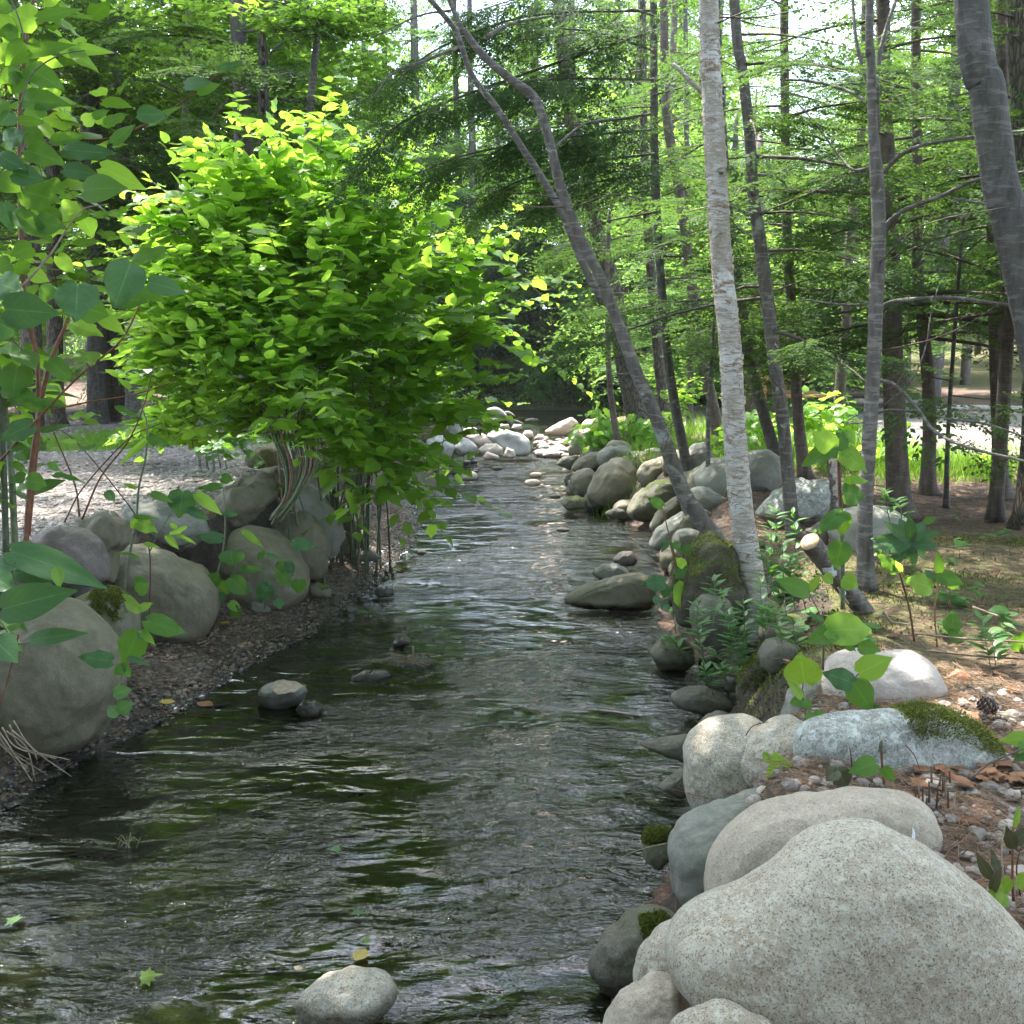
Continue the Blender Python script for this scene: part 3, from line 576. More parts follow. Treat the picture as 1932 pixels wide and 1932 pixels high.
# near right bank
boulder('tall smooth rounded grey boulder at the water edge, left of the lichen-covered one', 4.05, 'gran', [(1286,1419),(1301,1384),(1341,1359),(1402,1354),(1455,1370),(1450,1430),(1430,1500),(1385,1530),(1315,1548),(1296,1500)], group=gR, sub=5, seed=201)
boulder('dull grey-brown boulder squeezed between the tall smooth one and the lichen-covered one', 3.95, 'gran', [(1391,1434),(1412,1389),(1462,1360),(1502,1356),(1560,1389),(1560,1480),(1470,1510),(1430,1500),(1398,1462)], group=gR, sub=5, seed=203)
boulder('long boulder white with lichen at one end and capped with green moss at the other', 3.75, 'lichmoss', [(1492,1389),(1517,1364),(1588,1350),(1689,1341),(1764,1341),(1840,1362),(1885,1394),(1900,1425),(1865,1450),(1764,1465),(1638,1475),(1553,1505),(1514,1487),(1495,1439)], group=gR, sub=5, seed=205, deep=.55, moss=lambda V, Q: ((V[:,1] > .05) & (V[:,0] > .05) & (V[:,0]*.9+V[:,1]*1.1 > .75))*.95)
boulder('smooth pinkish-white boulder under the broad green leaves', 4.45, 'pink', [(1543,1298),(1561,1247),(1585,1233),(1624,1228),(1682,1231),(1735,1235),(1763,1256),(1774,1279),(1793,1316),(1804,1348),(1786,1370),(1561,1370),(1550,1330)], group=gR, sub=5, seed=207, rough=.7)
boulder('grey rock half hidden behind the pinkish-white boulder, under the yellow-green leaf', 4.5, 'grey', [(1470,1362),(1490,1310),(1530,1268),(1560,1290),(1575,1360),(1530,1380)], group=gR, seed=209)
boulder('rust-coloured rock on the litter right of the pinkish-white boulder', 4.6, 'red', [(1777,1274),(1804,1258),(1828,1265),(1855,1288),(1858,1310),(1832,1324),(1800,1322)], group=gR, name='rock', cat='rock', facet=.8, seed=211)
boulder('flat grey stone beside the pine cone at the right edge', 4.1, 'grey', [(1875,1360),(1895,1345),(1935,1343),(1950,1365),(1930,1382),(1885,1382)], group=gR, name='stone', cat='stone')
boulder('small grey stone leaning behind the flat one at the right edge', 4.3, 'grey', [(1896,1338),(1915,1318),(1945,1316),(1955,1350),(1905,1355)], group=gR, name='stone', cat='stone')
boulder('dark grey smooth boulder at the water edge behind the tan granite one', 3.5, 'grey', [(1258,1600),(1281,1555),(1341,1530),(1427,1498),(1487,1508),(1520,1550),(1430,1650),(1340,1722),(1291,1722),(1265,1665)], group=gR, sub=5, seed=213)
boulder('long tan granite boulder just behind the biggest boulder', 3.15, 'tan', [(1331,1715),(1333,1641),(1361,1570),(1437,1525),(1538,1500),(1638,1489),(1714,1498),(1766,1530),(1785,1575),(1720,1640),(1563,1700),(1400,1740)], group=gR, sub=5, seed=215, deep=.6, rough=.7)
boulder('biggest speckled granite boulder filling the bottom right corner', 2.55, 'gran', [(1247,1772),(1262,1740),(1311,1719),(1386,1690),(1452,1641),(1512,1590),(1588,1563),(1664,1563),(1739,1598),(1840,1669),(1905,1730),(1945,1780),(1975,1870),(1970,1960),(1800,2020),(1600,2020),(1437,1905),(1310,1895),(1255,1850)], group=gR, sub=5, seed=217, deep=.55, rough=.5, p=.66, moss=lambda V, Q: (np.hypot(V[:,0]+.22, V[:,1]-.52) < .022)*(V[:,2] < 0)*.15)
boulder('pale speckled boulder peeping out left of the biggest boulder', 2.85, 'gran', [(1190,1855),(1208,1797),(1245,1757),(1300,1740),(1340,1850),(1300,1920),(1235,1905)], group=gR, seed=219)
boulder('brownish granite boulder in the bottom row under the biggest boulder', 2.62, 'tan', [(1135,1945),(1170,1883),(1230,1847),(1270,1852),(1300,1893),(1340,1960),(1240,2020),(1140,2000)], group=gR, sub=5, seed=221)
boulder('smooth grey boulder cut by the bottom edge of the picture', 2.35, 'gran', [(1262,1960),(1271,1932),(1311,1908),(1371,1903),(1452,1928),(1480,1990),(1380,2030),(1290,2010)], group=gR, seed=223)
boulder('mossy dark peat mound overhanging the water below the birch', 5.35, 'bank', [(1386,1300),(1405,1250),(1450,1215),(1500,1225),(1515,1290),(1490,1335),(1440,1352),(1395,1335)], group=None, name='mossy_mound', cat='mound', seed=225, rough=2, sub=5, moss=lambda V, Q: ((V[:,1] > -.1))*.5)
boulder('mossy root mound under the foot of the leaning double tree', 6.4, 'bank', [(1265,1110),(1290,1040),(1340,1005),(1385,1030),(1410,1100),(1400,1170),(1330,1190),(1270,1170)], name='mossy_mound', cat='mound', seed=226, rough=2, sub=5, moss=lambda V, Q: ((V[:,1] > .0))*.35)
boulder('dark stone behind the hanging herbs in the right bank', 6.0, 'wetr', [(1300,1150),(1330,1120),(1375,1130),(1390,1200),(1350,1230),(1310,1210)], group=gR, name='rock', cat='rock')
# right bend wall
for t, mt, lb, pts in [
 (13.3,'olive','low rounded boulder on the far left of the right bend wall, behind the round one',[(1076,885),(1089,867),(1115,853),(1135,853),(1140,874),(1124,892),(1091,894)]),
 (12.8,'olive','round boulder beside the biggest of the right bend wall, at its stream end',[(1076,900),(1089,886),(1110,883),(1124,890),(1124,920),(1110,942),(1087,940),(1076,920)]),
 (12.5,'olive','biggest round boulder with a brown-stained top in the right bend wall',[(1106,927),(1119,897),(1135,879),(1161,867),(1184,871),(1200,883),(1205,902),(1212,925),(1193,950),(1161,960),(1126,957),(1110,948)]),
 (12.4,'mossy','low mossy boulder in the water at the foot of the round one, right bend',[(1057,950),(1068,938),(1091,935),(1108,943),(1107,959),(1068,963)]),
 (12.9,'olive','tall narrow boulder edge between the water and the round one, right bend',[(1068,930),(1072,905),(1086,910),(1092,938),(1075,942)]),
 (13.5,'olive','small domed boulder on top of the right bend wall',[(1126,878),(1138,851),(1154,843),(1170,847),(1178,862),(1161,874),(1138,880)]),
 (13.2,'tan','flat layered yellowish slab on top of the right bend wall',[(1166,867),(1189,851),(1230,846),(1262,848),(1264,862),(1219,878),(1184,877)]),
 (12.1,'olive','smooth boulder behind the leaning tree on the right bend wall',[(1200,895),(1212,872),(1254,859),(1276,872),(1281,892),(1244,914),(1214,920),(1203,908)]),
 (11.5,'mossy','broad greenish boulder sloping to the pool under the leaning tree',[(1180,965),(1198,934),(1230,911),(1265,903),(1285,920),(1282,955),(1256,980),(1219,984),(1193,976)]),
 (10.8,'olive','boulder between the greenish one and the pale one, sloping into the pool',[(1224,998),(1242,962),(1277,934),(1300,943),(1295,980),(1244,1005)]),
 (9.9,'pale','pale rounded boulder nearest to us in the right bend wall',[(1221,1033),(1237,1001),(1265,978),(1290,964),(1318,985),(1305,1028),(1254,1044)]),
 (11.2,'grey','grey boulder between the two dark trunks on the right bank',[(1290,860),(1308,836),(1332,834),(1348,865),(1330,890),(1302,894)]),
 (10.0,'pale','large pale boulder left of the birch',[(1306,900),(1335,868),(1372,861),(1402,880),(1412,930),(1400,972),(1350,972),(1322,940)]),
 (10.3,'pale','large pale boulder right of the birch',[(1392,875),(1415,853),(1450,849),(1474,864),(1480,905),(1455,930),(1402,925)]),
 (8.3,'lich','rugged grey rock blotched with pale and black lichen, right of the birch',[(1421,971),(1461,927),(1501,906),(1555,903),(1590,911),(1588,946),(1555,983),(1521,1000),(1461,990)]),
 (7.3,'pale','pale boulder behind the knotweed cane and the grey leaning trunk',[(1561,1004),(1581,964),(1621,952),(1681,955),(1717,981),(1717,1013),(1688,1048),(1588,1066)]),
 (7.4,'purple','small brown stone behind the sawn birch log',[(1519,999),(1548,984),(1563,997),(1563,1030),(1533,1030)]),
 (16.0,'olive','squarish dark rock at the far end of the right bend wall',[(1071,846),(1080,828),(1110,824),(1100,846),(1093,860),(1072,860)]),
 (15.0,'olive','brownish rock under the trunk at the far end of the right bend wall',[(1091,857),(1115,834),(1161,838),(1163,848),(1126,858),(1098,868)]),
 (14.5,'wetr','dark wet rock at the upstream corner of the right bend wall',[(1049,876),(1059,863),(1091,857),(1093,874),(1075,888)]),
 (14.2,'tan','low tan rock beside the knotweed at the top of the right bend wall',[(1160,846),(1172,836),(1205,835),(1215,842),(1200,850)])]:
    boulder(lb, t, mt, pts, group=gM, facet=.7 if mt in ('tan','lich','purple') else 0, rough=1.6 if mt in ('tan','lich') else 1)
# smaller stones packed between the boulders of both walls
def packed(n, side, ya, yb, off, rr_, mats, label, group):
    for k in range(n):
        y = random.uniform(ya, yb); x = (xr(y)+random.uniform(*off)) if side > 0 else (xb(y)-random.uniform(*off)); r = random.uniform(*rr_); z = float(H(x, y))+r*.35
        c = np.array([x, y, z]); t = float((c-CP)@FW); px = 966+N*x/t; py = 966-N*float((c-CP)@UP)/t; s = r/t*N
        boulder(label, t, random.choice(mats), [(px, py), (s*random.uniform(.9, 1.3), s*random.uniform(.7, 1))], group=group, name='rock', cat='rock', sub=3, facet=random.choice([0, .5, .9]), rough=1.4)
packed(26, 1, 8.6, 14.5, (.12, .75), (.12, .24), ['olive', 'olive', 'grey', 'mossy', 'pale'], 'smaller stone packed between the boulders of the right bend wall', 'stones packed into the right bend wall')
packed(20, -1, 5.2, 13.5, (.15, .7), (.10, .2), ['olive', 'olive', 'grey', 'mossy'], 'smaller stone packed between the boulders of the left wall', 'stones packed into the left wall')
packed(12, 1, 4.6, 8.2, (.05, .5), (.08, .15), ['wetr', 'mossy', 'olive'], 'small dark stone set in the steep bank below the birch', 'stones in the bank below the birch')
# upstream rocks
for t, mt, lb, pts in [
 (17.0,'palef','large grey rounded rock half under the bush at the upstream left bank',[(802,830),(820,819),(844,822),(858,842),(852,862),(828,866),(803,855)]),
 (17.5,'palef','brown split rock right of the grey rounded one upstream',[(855,843),(874,826),(885,827),(900,842),(896,854),(867,861)]),
 (19.0,'sun','low pale rock behind the brown split rock upstream',[(876,822),(906,817),(927,825),(934,837),(904,845),(893,837)]),
 (18.0,'palef','largest light grey rock at the left of the rapid',[(915,822),(937,808),(957,808),(982,816),(1000,828),(1006,851),(997,862),(966,863),(940,843)]),
 (17.2,'tan','mossy brown rock in front of the light grey one by the rapid',[(901,848),(916,837),(936,836),(951,847),(952,862),(932,864),(906,856)]),
 (16.9,'pale','small smooth stone before the brown split rock',[(874,864),(880,856),(893,857),(898,865),(888,869)]),
 (16.7,'sun','smooth pale stone at the water edge under the light grey rock',[(909,863),(919,851),(943,861),(940,867),(918,868)]),
 (17.0,'sun','rounded pinkish stone beside the foot of the light grey rock',[(948,860),(956,844),(970,848),(975,862),(962,866)]),
 (21.5,'sun','big sunlit pink wedge-shaped rock in the river',[(1022,817),(1041,803),(1078,787),(1093,796),(1098,811),(1082,821),(1048,822)]),
 (21.0,'sun','pale sunlit rock right of the pink wedge by the far knotweed',[(1095,806),(1105,790),(1129,789),(1142,797),(1131,810),(1105,815)]),
 (19.0,'sun','pale slab between the pink wedge and the dark squarish rock',[(1076,833),(1082,815),(1110,805),(1131,813),(1117,828)]),
 (20.5,'sun','small orange-tinted rock left of the light grey one',[(872,812),(880,806),(898,806),(904,815),(888,820)]),
 (21.5,'sun','left of two small white rocks in the river shallows',[(938,806),(946,799),(960,800),(962,808),(948,810)]),
 (21.5,'sun','right of two small white rocks in the river shallows',[(964,808),(970,800),(984,801),(987,808),(974,811)]),
 (19.8,'sun','white rock at the left of the gap in the rapid',[(984,820),(992,812),(1004,813),(1010,824),(996,829)]),
 (19.3,'sun','white rock in the middle of the gap in the rapid',[(1008,827),(1016,819),(1026,820),(1029,828),(1016,831)]),
 (26.0,'tan','long brown rock lying before the dark far bank',[(908,795),(920,788),(942,787),(946,797),(928,801)]),
 (26.5,'tan','flat rock in the river before the dark far bank',[(987,794),(995,789),(1014,789),(1018,795),(1002,797)]),
 (18.3,'grey','dark grey rock under the bush leaves upstream',[(842,812),(850,796),(866,797),(873,815),(866,828),(848,828)])]:
    boulder(lb, t, mt, pts, group=gF, name='rock', cat='rock', sub=3, facet=.5)
for k in range(64):
    x = random.uniform(1012, 1078); y = random.uniform(829, 862); s = random.uniform(4.5, 12)*(1+(y-830)/60)
    p = G(x, y, .03); t = float((p-CP)@FW)
    boulder('small pale stone among many in the rapid', t, random.choice(['sun','sun','pale']), [(x, y-s*.1), (s, s*.5)], group='pale stones strewn through the rapid', name='stone', cat='stone', sub=3)
for k in range(16):
    x = random.uniform(770, 905); y = random.uniform(868, 890); s = random.uniform(4, 9)
    p = G(x, y, .05); t = float((p-CP)@FW)
    boulder('small stone on the far stretch of the left shore', t, random.choice(['wetr','pale','tan']), [(x, y), (s, s*.5)], group='small stones on the far left shore', name='stone', cat='stone', sub=3)

# ---------------------------------------------------------------- gravel, pebbles, litter (nobody could count them)
def scat_ground(name, mat, n, xr_, yr_, size, keep, tm=PEB0, lift=.3, kind='stuff', flat=.6, tilt=None, **kw):
    x = rng.uniform(*xr_, n*3); y = rng.uniform(*yr_, n*3); k = keep(x, y); x, y = x[k][:n], y[k][:n]; n = len(x)
    if n == 0: return
    s = size[0]+(size[1]-size[0])*rng.random(n)**2.2; z = H(x, y)
    S3 = np.c_[s*(.8+.5*rng.random(n)), s*(.8+.5*rng.random(n)), s*(flat*(.7+.6*rng.random(n)))]
    bf = Buf(); c = rng.integers(0, len(tm), n)
    for j, tt in enumerate(tm):
        m = c == j; scatter(bf, tt, rotz(m.sum(), S3[m]), np.c_[x[m], y[m], z[m]+s[m]*lift*flat])
    return link(name, bf.mesh(name, M[mat], smooth=False), None, kind=kind, **kw)
shore = lambda x, y: (x < xl(y)+.05) & (x > xb(y)-.45)
scat_ground('shore_pebbles', 'pebw', 9000, (-3.2,-.6), (4.2,12), (.006,.020), lambda x, y: shore(x, y) & (x < xl(y)-.06))
scat_ground('wet_shore_pebbles', 'pebk', 5200, (-3.2,-.3), (4.2,13), (.007,.022), lambda x, y: (x < xl(y)+.07) & (x > xl(y)-.24+.12*wob(x, y, 5)))
scat_ground('bed_pebbles', 'pebb', 2600, (-3,1.4), (2.8,8), (.015,.05), lambda x, y: (x > xl(y)) & (x < xr(y)), flat=.5)
scat_ground('gravel', 'pebl', 15000, (-8.5,-1.8), (6,15.5), (.010,.028), lambda x, y: (xb(y)-x > .8) & (rng.random(len(x)) < 1.5-.08*y), flat=.45)
near_r = lambda x, y: (x > xr(y)+.38) & (y > 2.5-.3*(x-1)) & (y < 4.05+.25*np.sin(x*7))
scat_ground('near_gravel', 'pebg', 1500, (.6,2.6), (1.9,4.3), (.007,.030), near_r, PEB, flat=.7)
nl = lambda x, y: (x > xr(y)+.45) & (y < 12.5)
def litter_sticks(name, mat, n, xr_, yr_, ln, wd, keep):
    x = rng.uniform(*xr_, n*3); y = rng.uniform(*yr_, n*3); k = keep(x, y); x, y = x[k][:n], y[k][:n]; n = len(x)
    L = ln[0]+(ln[1]-ln[0])*rng.random(n)**2; a = rng.random(n)*6.283
    Y = np.c_[np.cos(a), np.sin(a), (rng.random(n)-.5)*.25]; bf = Buf()
    scatter(bf, TWIG, frames(Y, np.tile([0, 0, 1.], (n, 1)), wd, L, wd), np.c_[x, y, H(x, y)+.012+.012*rng.random(n)])
    link(name, bf.mesh(name, M[mat], smooth=False), None, kind='stuff')
litter_sticks('pine_needle_litter', 'needle', 12000, (.5,7), (2,9.5), (.03,.12), .0022, nl)
litter_sticks('dry_needle_litter', 'needle', 5000, (.6,2.6), (2.4,4.6), (.03,.11), .0024, nl)
litter_sticks('twig_litter', 'twig', 2600, (.5,8), (2.2,12), (.04,.22), .004, nl)
litter_sticks('shore_litter', 'needle', 1100, (-3,-.6), (4.2,12), (.03,.11), .003, lambda x, y: shore(x, y) & (x < xl(y)))
scat_ground('fallen_leaf_litter', 'litter', 6500, (.5,8), (2.6,12.5), (.012,.034), nl, [OVAL], .5, flat=.6)
scat_ground('shore_leaf_litter', 'litter', 500, (-3,-.6), (4.2,12), (.010,.03), lambda x, y: shore(x, y) & (x < xl(y)-.1), [OVAL], .6, flat=.5)
# moss cushions on the forest floor
def moss_patch(cx, cy, rx, ry, n):
    x = rng.normal(cx, rx, n); y = rng.normal(cy, ry, n); k = (x > xr(y)+.12); x, y = x[k], y[k]
    k = np.array([mnoise.noise(Vector((a*3, b*3, 0))) > -.08 for a, b in zip(x, y)]); x, y = x[k], y[k]; n = len(x); bf = Buf()
    Y = unit(np.c_[rng.normal(size=(n, 2))*.5, np.ones(n)]); scatter(bf, SML, frames(Y, rng.normal(size=(n, 3)), .012, .02, .012)*(.6+.9*rng.random((n, 1, 1))), np.c_[x, y, H(x, y)])
    link('moss_carpet', bf.mesh('moss_carpet', M['moss']), None, kind='stuff')
moss_patch(1.4, 5.1, .28, .4, 7000); moss_patch(2.5, 6.1, .4, .35, 3500); moss_patch(3.6, 7.4, .45, .18, 2500)
def grass(name, n, xr_, yr_, keep, h=(.06,.2)):
    x = rng.uniform(*xr_, n*2); y = rng.uniform(*yr_, n*2); k = keep(x, y); x, y = x[k][:n], y[k][:n]; n = len(x); bf = Buf()
    Y = unit(np.c_[rng.normal(size=(n, 2))*.35, np.ones(n)]); L = h[0]+(h[1]-h[0])*rng.random(n)
    scatter(bf, BLADE, frames(Y, rng.normal(size=(n, 3)), .007+.004*rng.random(n), L, L), np.c_[x, y, H(x, y)-.005])
    link(name, bf.mesh(name, M['grass']), None, kind='stuff')
grass('grass', 9000, (-8,-2.4), (12,14.6), lambda x, y: np.sin(x*2.1)+np.sin(y*3)+rng.random(len(x))*1.6 > .3, (.04,.13))
grass('grass', 15000, (2.2,12), (10.4,14.2), lambda x, y: (np.sin(x*1.7)+np.sin(y*1.3+x)+rng.random(len(x))*2 > .4), (.08,.28))
grass('grass', 5000, (1.0,5), (12,17), lambda x, y: rng.random(len(x)) > .2, (.1,.35))
# ---------------------------------------------------------------- foliage builders
def hem_template(L, r, droop=.25):
    """one flat hemlock spray: twig along +Y, twiglets of needles as narrow blades"""
    P = []; D = []; Ln = []; Wd = []
    zf = lambda s: -droop*L*(s/L)**2
    s = .12*L; side = 1
    while s < L:
        l = min(.48*L*(1-s/L)**.75+.03, .42)*r.uniform(.75, 1.15); ang = side*r.uniform(.75, 1.05); d = np.array([math.sin(ang), math.cos(ang), -.12]); o = np.array([0, s, zf(s)])
        u = 0.02; k = 1
        while u < l:
            a2 = ang+k*r.uniform(.6, .95); q = o+d*u+[0, 0, -.25*u*u]; tl = r.uniform(.035, .075)*(1.1-.5*u/l)
            P.append(q); D.append([math.sin(a2), math.cos(a2), r.uniform(-.35, .1)]); Ln.append(tl); Wd.append(r.uniform(.010, .017)); u += .021; k = -k
        P.append(o+d*l*.9); D.append(d); Ln.append(.06); Wd.append(.014)
        s += .045*r.uniform(.8, 1.25); side = -side
    P, D = np.array(P), np.array(D, float); Ln, Wd = np.array(Ln), np.array(Wd)
    V0 = np.array([(0, 0, 0), (-.5, .45, 0), (.5, .45, 0), (0, 1, -.1)]); T0 = np.array([(0, 2, 1), (1, 2, 3)])
    Z = unit(np.c_[r.normal(size=(len(P), 2))*.35, np.ones(len(P))]); Mx = frames(D, Z, Wd*2, Ln, Ln)
    V = (np.einsum('nij,vj->nvi', Mx, V0)+P[:, None]).reshape(-1, 3); T = (T0[None]+(np.arange(len(P))*4)[:, None, None]).reshape(-1, 3)
    return V, T, np.zeros((len(V), 2))
_r = random.Random(5)
class RR:
    def __init__(s, seed): s.g = np.random.default_rng(seed)
    def uniform(s, a, b): return s.g.uniform(a, b)
    def normal(s, size): return s.g.normal(size=size)
HEM = [hem_template(1., RR(k)) for k in range(3)]
HEMS = [hem_template(.55, RR(9+k)) for k in range(3)]
def put(buf, tm, P, D, scale, R=None, upmix=1.):
    n = len(P); Z = unit(np.c_[rng.normal(size=(n, 2))*.25, np.ones(n)*upmix]); c = rng.integers(0, len(tm), n); sc = np.broadcast_to(scale, (n,))
    R = rng.random(n) if R is None else np.broadcast_to(R, (n,))
    for j, t in enumerate(tm):
        m = c == j
        if m.any(): scatter(buf, t, frames(D[m], Z[m], sc[m], sc[m], sc[m]), P[m], R[m])
def hemlock_crown(fol, wood, base, z0, z1, rad, n, dens=1., start=None, azr=(0, 6.283), scale=1.):
    """n whorled limbs from height z0 to z1 round the trunk at base; each carries sprays"""
    for k in range(n):
        z = z0+(z1-z0)*(k+random.random())/n; az = random.uniform(*azr); L = rad*(1-.75*(z-z0)/(z1-z0+1e-6))*random.uniform(.6, 1.1)
        d = np.array([math.cos(az), math.sin(az), random.uniform(-.12, .22)]); o = np.array([base[0], base[1], z])
        if start is not None: o = start(z)
        s = np.linspace(0, 1, 5); path = o+np.outer(s*L, d)+np.outer(-(s**2)*L*.22, [0, 0, 1]); tube(wood, path, np.linspace(.016, .004, 5)*min(1.2, L/1.5), 4, cap=False)
        ns = max(3, int(L/.16*dens)); u = .18+.8*rng.random(ns); P = o+np.outer(u*L, d)+np.outer(-(u**2)*L*.22, [0, 0, 1])
        sd_ = np.where(rng.random(ns) < .5, 1, -1); perp = np.array([-d[1], d[0], 0]); Dd = d*.75+perp*sd_[:, None]*rng.uniform(.4, 1.1, ns)[:, None]+rng.normal(size=(ns, 3))*.12
        put(fol, HEMS if L < 1.3 else HEM, P, unit(Dd), scale*rng.uniform(.55, 1., ns)*(min(1., L/1.6)))
        put(fol, HEMS, (o+L*d-[0, 0, .22*L])[None], unit(d-[0, 0, .35])[None], scale)
def leafy(fol, wood, blobs, ntw, tmpl, size, tl=.5, nl=8, hub=None, leafs=None, flat=.6, up=.35, stemr=.004):
    """twigs spread through a volume of ellipsoids, leaves set alternately on them. blobs: (centre, radii)"""
    vol = np.array([np.prod(b[1]) for b in blobs])**.75; vol /= vol.sum()
    for k in range(ntw):
        c, r = blobs[rng.choice(len(blobs), p=vol)]; v = unit(rng.normal(size=3)); rr = rng.random()**.45
        p = np.array(c)+v*np.array(r)*rr; h = np.array(c if hub is None else hub); out = unit(p-h+[0, 0, .2]); out = unit(out*[1, 1, .6]+[0, 0, up*rng.uniform(0, 1)]+rng.normal(size=3)*.3)
        L = tl*rng.uniform(.6, 1.3); s = np.linspace(0, 1, nl+1); path = p+np.outer(s*L, out)+np.outer(-s**2*L*.3, [0, 0, 1])-out*L*.5
        if wood is not None: tube(wood, path[::2] if nl > 4 else path, np.linspace(stemr, stemr*.4, len(path[::2] if nl > 4 else path)), 3, cap=False)
        side = np.where(np.arange(nl+1) % 2, 1., -1.); perp = unit(np.cross(out, [0, 0, 1]))
        D = unit(out*.55+perp*side[:, None]*1.0+rng.normal(size=(nl+1, 3))*.22+[0, 0, -.22]); D[-1] = out
        Z = unit(np.c_[rng.normal(size=(nl+1, 2))*.38, np.ones(nl+1)]+out*.12); sz = size*rng.uniform(.65, 1.2, nl+1)*np.linspace(1.1, .7, nl+1)
        Mx = frames(D, Z, sz, sz, sz)
        if leafs is not None:
            for i in range(1, nl+1): leafs.append((Mx[i], path[i]+perp*side[i]*.02))
        else: scatter(fol, tmpl, Mx[1:], path[1:]+perp*side[1:, None]*.02)
LM = {}
def leaf_mesh(tm, mat):
    k = (id(tm), mat)
    if k not in LM:
        b = Buf(); b.add(tm[0], tm[1], tm[2], 0.); LM[k] = b.mesh('leaf', M[mat])
    return LM[k]
def leaf_obj(parent, tm, mat, Mx, P, name='leaf', label=None):
    o = link(name, leaf_mesh(tm, mat), parent, label=label); off = np.array(P)-abs_loc(parent)
    m = Matrix.Identity(4)
    for i in range(3):
        for j in range(3): m[i][j] = float(Mx[i][j])
        m[i][3] = float(off[i])
    o.matrix_basis = m; return o
def xleaf(parent, bx, by, tx, ty, t, wpx=None, face=.5, mat='knot', dt=0., tm=None, label=None, roll=0.):
    """a single leaf set by hand: base and tip measured in the photograph, t metres away"""
    A = W(bx, by, t); B = W(tx, ty, t+dt); Y = B-A; L = np.linalg.norm(Y); cdir = unit(CP-A); n = unit(np.array([0, 0, 1.])*(1-face)+cdir*face+RT*roll)
    if abs(n@unit(Y)) > .93: n = cdir
    sx = L if wpx is None else wpx/N*t/.8
    Mx = frames(Y[None], n[None], sx, L, L)[0]; leaf_obj(parent, tm or random.choice([KNOT, KNOT2, KNOT3]), mat, Mx, A, label=label)
def stem(buf, pts, t, w, sides=7, t2=None, n=5):
    ts = np.linspace(t, t2 if t2 is not None else t, len(pts)); P = np.array([W(x, y, tt) for (x, y), tt in zip(pts, ts)]); P = smooth_path(P, n)
    ws = np.interp(np.linspace(0, 1, len(P)), np.linspace(0, 1, len(w)), w)/N*t/2; tube(buf, P, ws, sides); return P

# ---------------------------------------------------------------- the trees one can tell apart
def trunk_path(pts, yw=None, top=9.5):
    gx, gy = pts[0][:2]
    if yw is None: yw = ground(gx, gy)[1]
    P = [WY(x, y, yw) for x, y, w in pts]; r = [w/N*((p-CP)@FW)/2 for p, (x, y, w) in zip(P, pts)]
    g = float(H(P[0][0], P[0][1]))
    if P[0][2] > g: P.insert(0, np.array([P[0][0]+(P[0][0]-P[1][0])*.2, yw, g-.05])); r.insert(0, r[0]*1.15)
    if top and P[-1][2] < top and pts[-1][1] <= 10:
        d = unit(P[-1]-P[-3]); d = unit(d*[.6, 1, 1]); k = (top-P[-1][2])/d[2]; P.append(P[-1]+d*k*.5); r.append(r[-1]*.75); P.append(P[-2+1]+d*k*.5+np.array([.1, .1, 0])); r.append(r[-2]*.3)
    P = smooth_path(P, 7); rr = np.interp(np.linspace(0, 1, len(P)), np.linspace(0, 1, len(r)), r)
    z = P[:, 2]-P[0, 2]; rr = rr*(1+.55*np.exp(-z/.09)+.012*np.sin(z*7)); return P, rr
TREES = {}
def tree(label, bark, pts, cat='tree', yw=None, top=9.5, sides=14, limbs=(), name='tree', group=None, crown=None, dead=0, knots=0):
    P, r = trunk_path(pts, yw, top); t = thing(name, label, cat, tuple(P[0]), group)
    b = Buf(); tube(b, P, r, sides, .05); part('trunk', b, M[bark], t)
    for path, lw in limbs:                                       # limbs seen in the photograph
        lb = Buf(); tc = float((P[0]-CP)@FW)
        Q = smooth_path([W(x, y, tc+dz) for x, y, dz in path], 5); tube(lb, Q, np.linspace(lw[0], lw[1], len(Q))/N*tc/2, 8); part('limb', lb, M[bark], t)
    at = lambda z: np.array([np.interp(z, P[:, 2], P[:, k]) for k in range(3)])
    fol, wd = Buf(), Buf()
    if crown: crown(fol, wd, at, P)
    for _ in range(dead):                                        # thin dead side twigs
        z = random.uniform(P[0][2]+1., min(P[-1][2], 6)); az = random.uniform(0, 6.28); d = np.array([math.cos(az), math.sin(az), random.uniform(-.1, .35)]); L = random.uniform(.25, 1.0)
        o = at(z); q = smooth_path([o, o+d*L*.5+rng.normal(size=3)*.04, o+d*L+rng.normal(size=3)*.08], 3); tube(wd, q, np.linspace(.006, .002, len(q)), 4, cap=False)
    part('twigs', wd, M['twig'], t, kind='stuff') if wd.V else None
    part('foliage', fol, M['hem'], t, kind='stuff') if fol.V else None
    return t, P, at
def hcrown(z0, z1, rad, n, dens=1., az=(0, 6.283)): return lambda fol, wd, at, P: hemlock_crown(fol, wd, (0, 0), z0, z1, rad, n, dens, at, az)
hemg = 'hemlocks on the right bank'
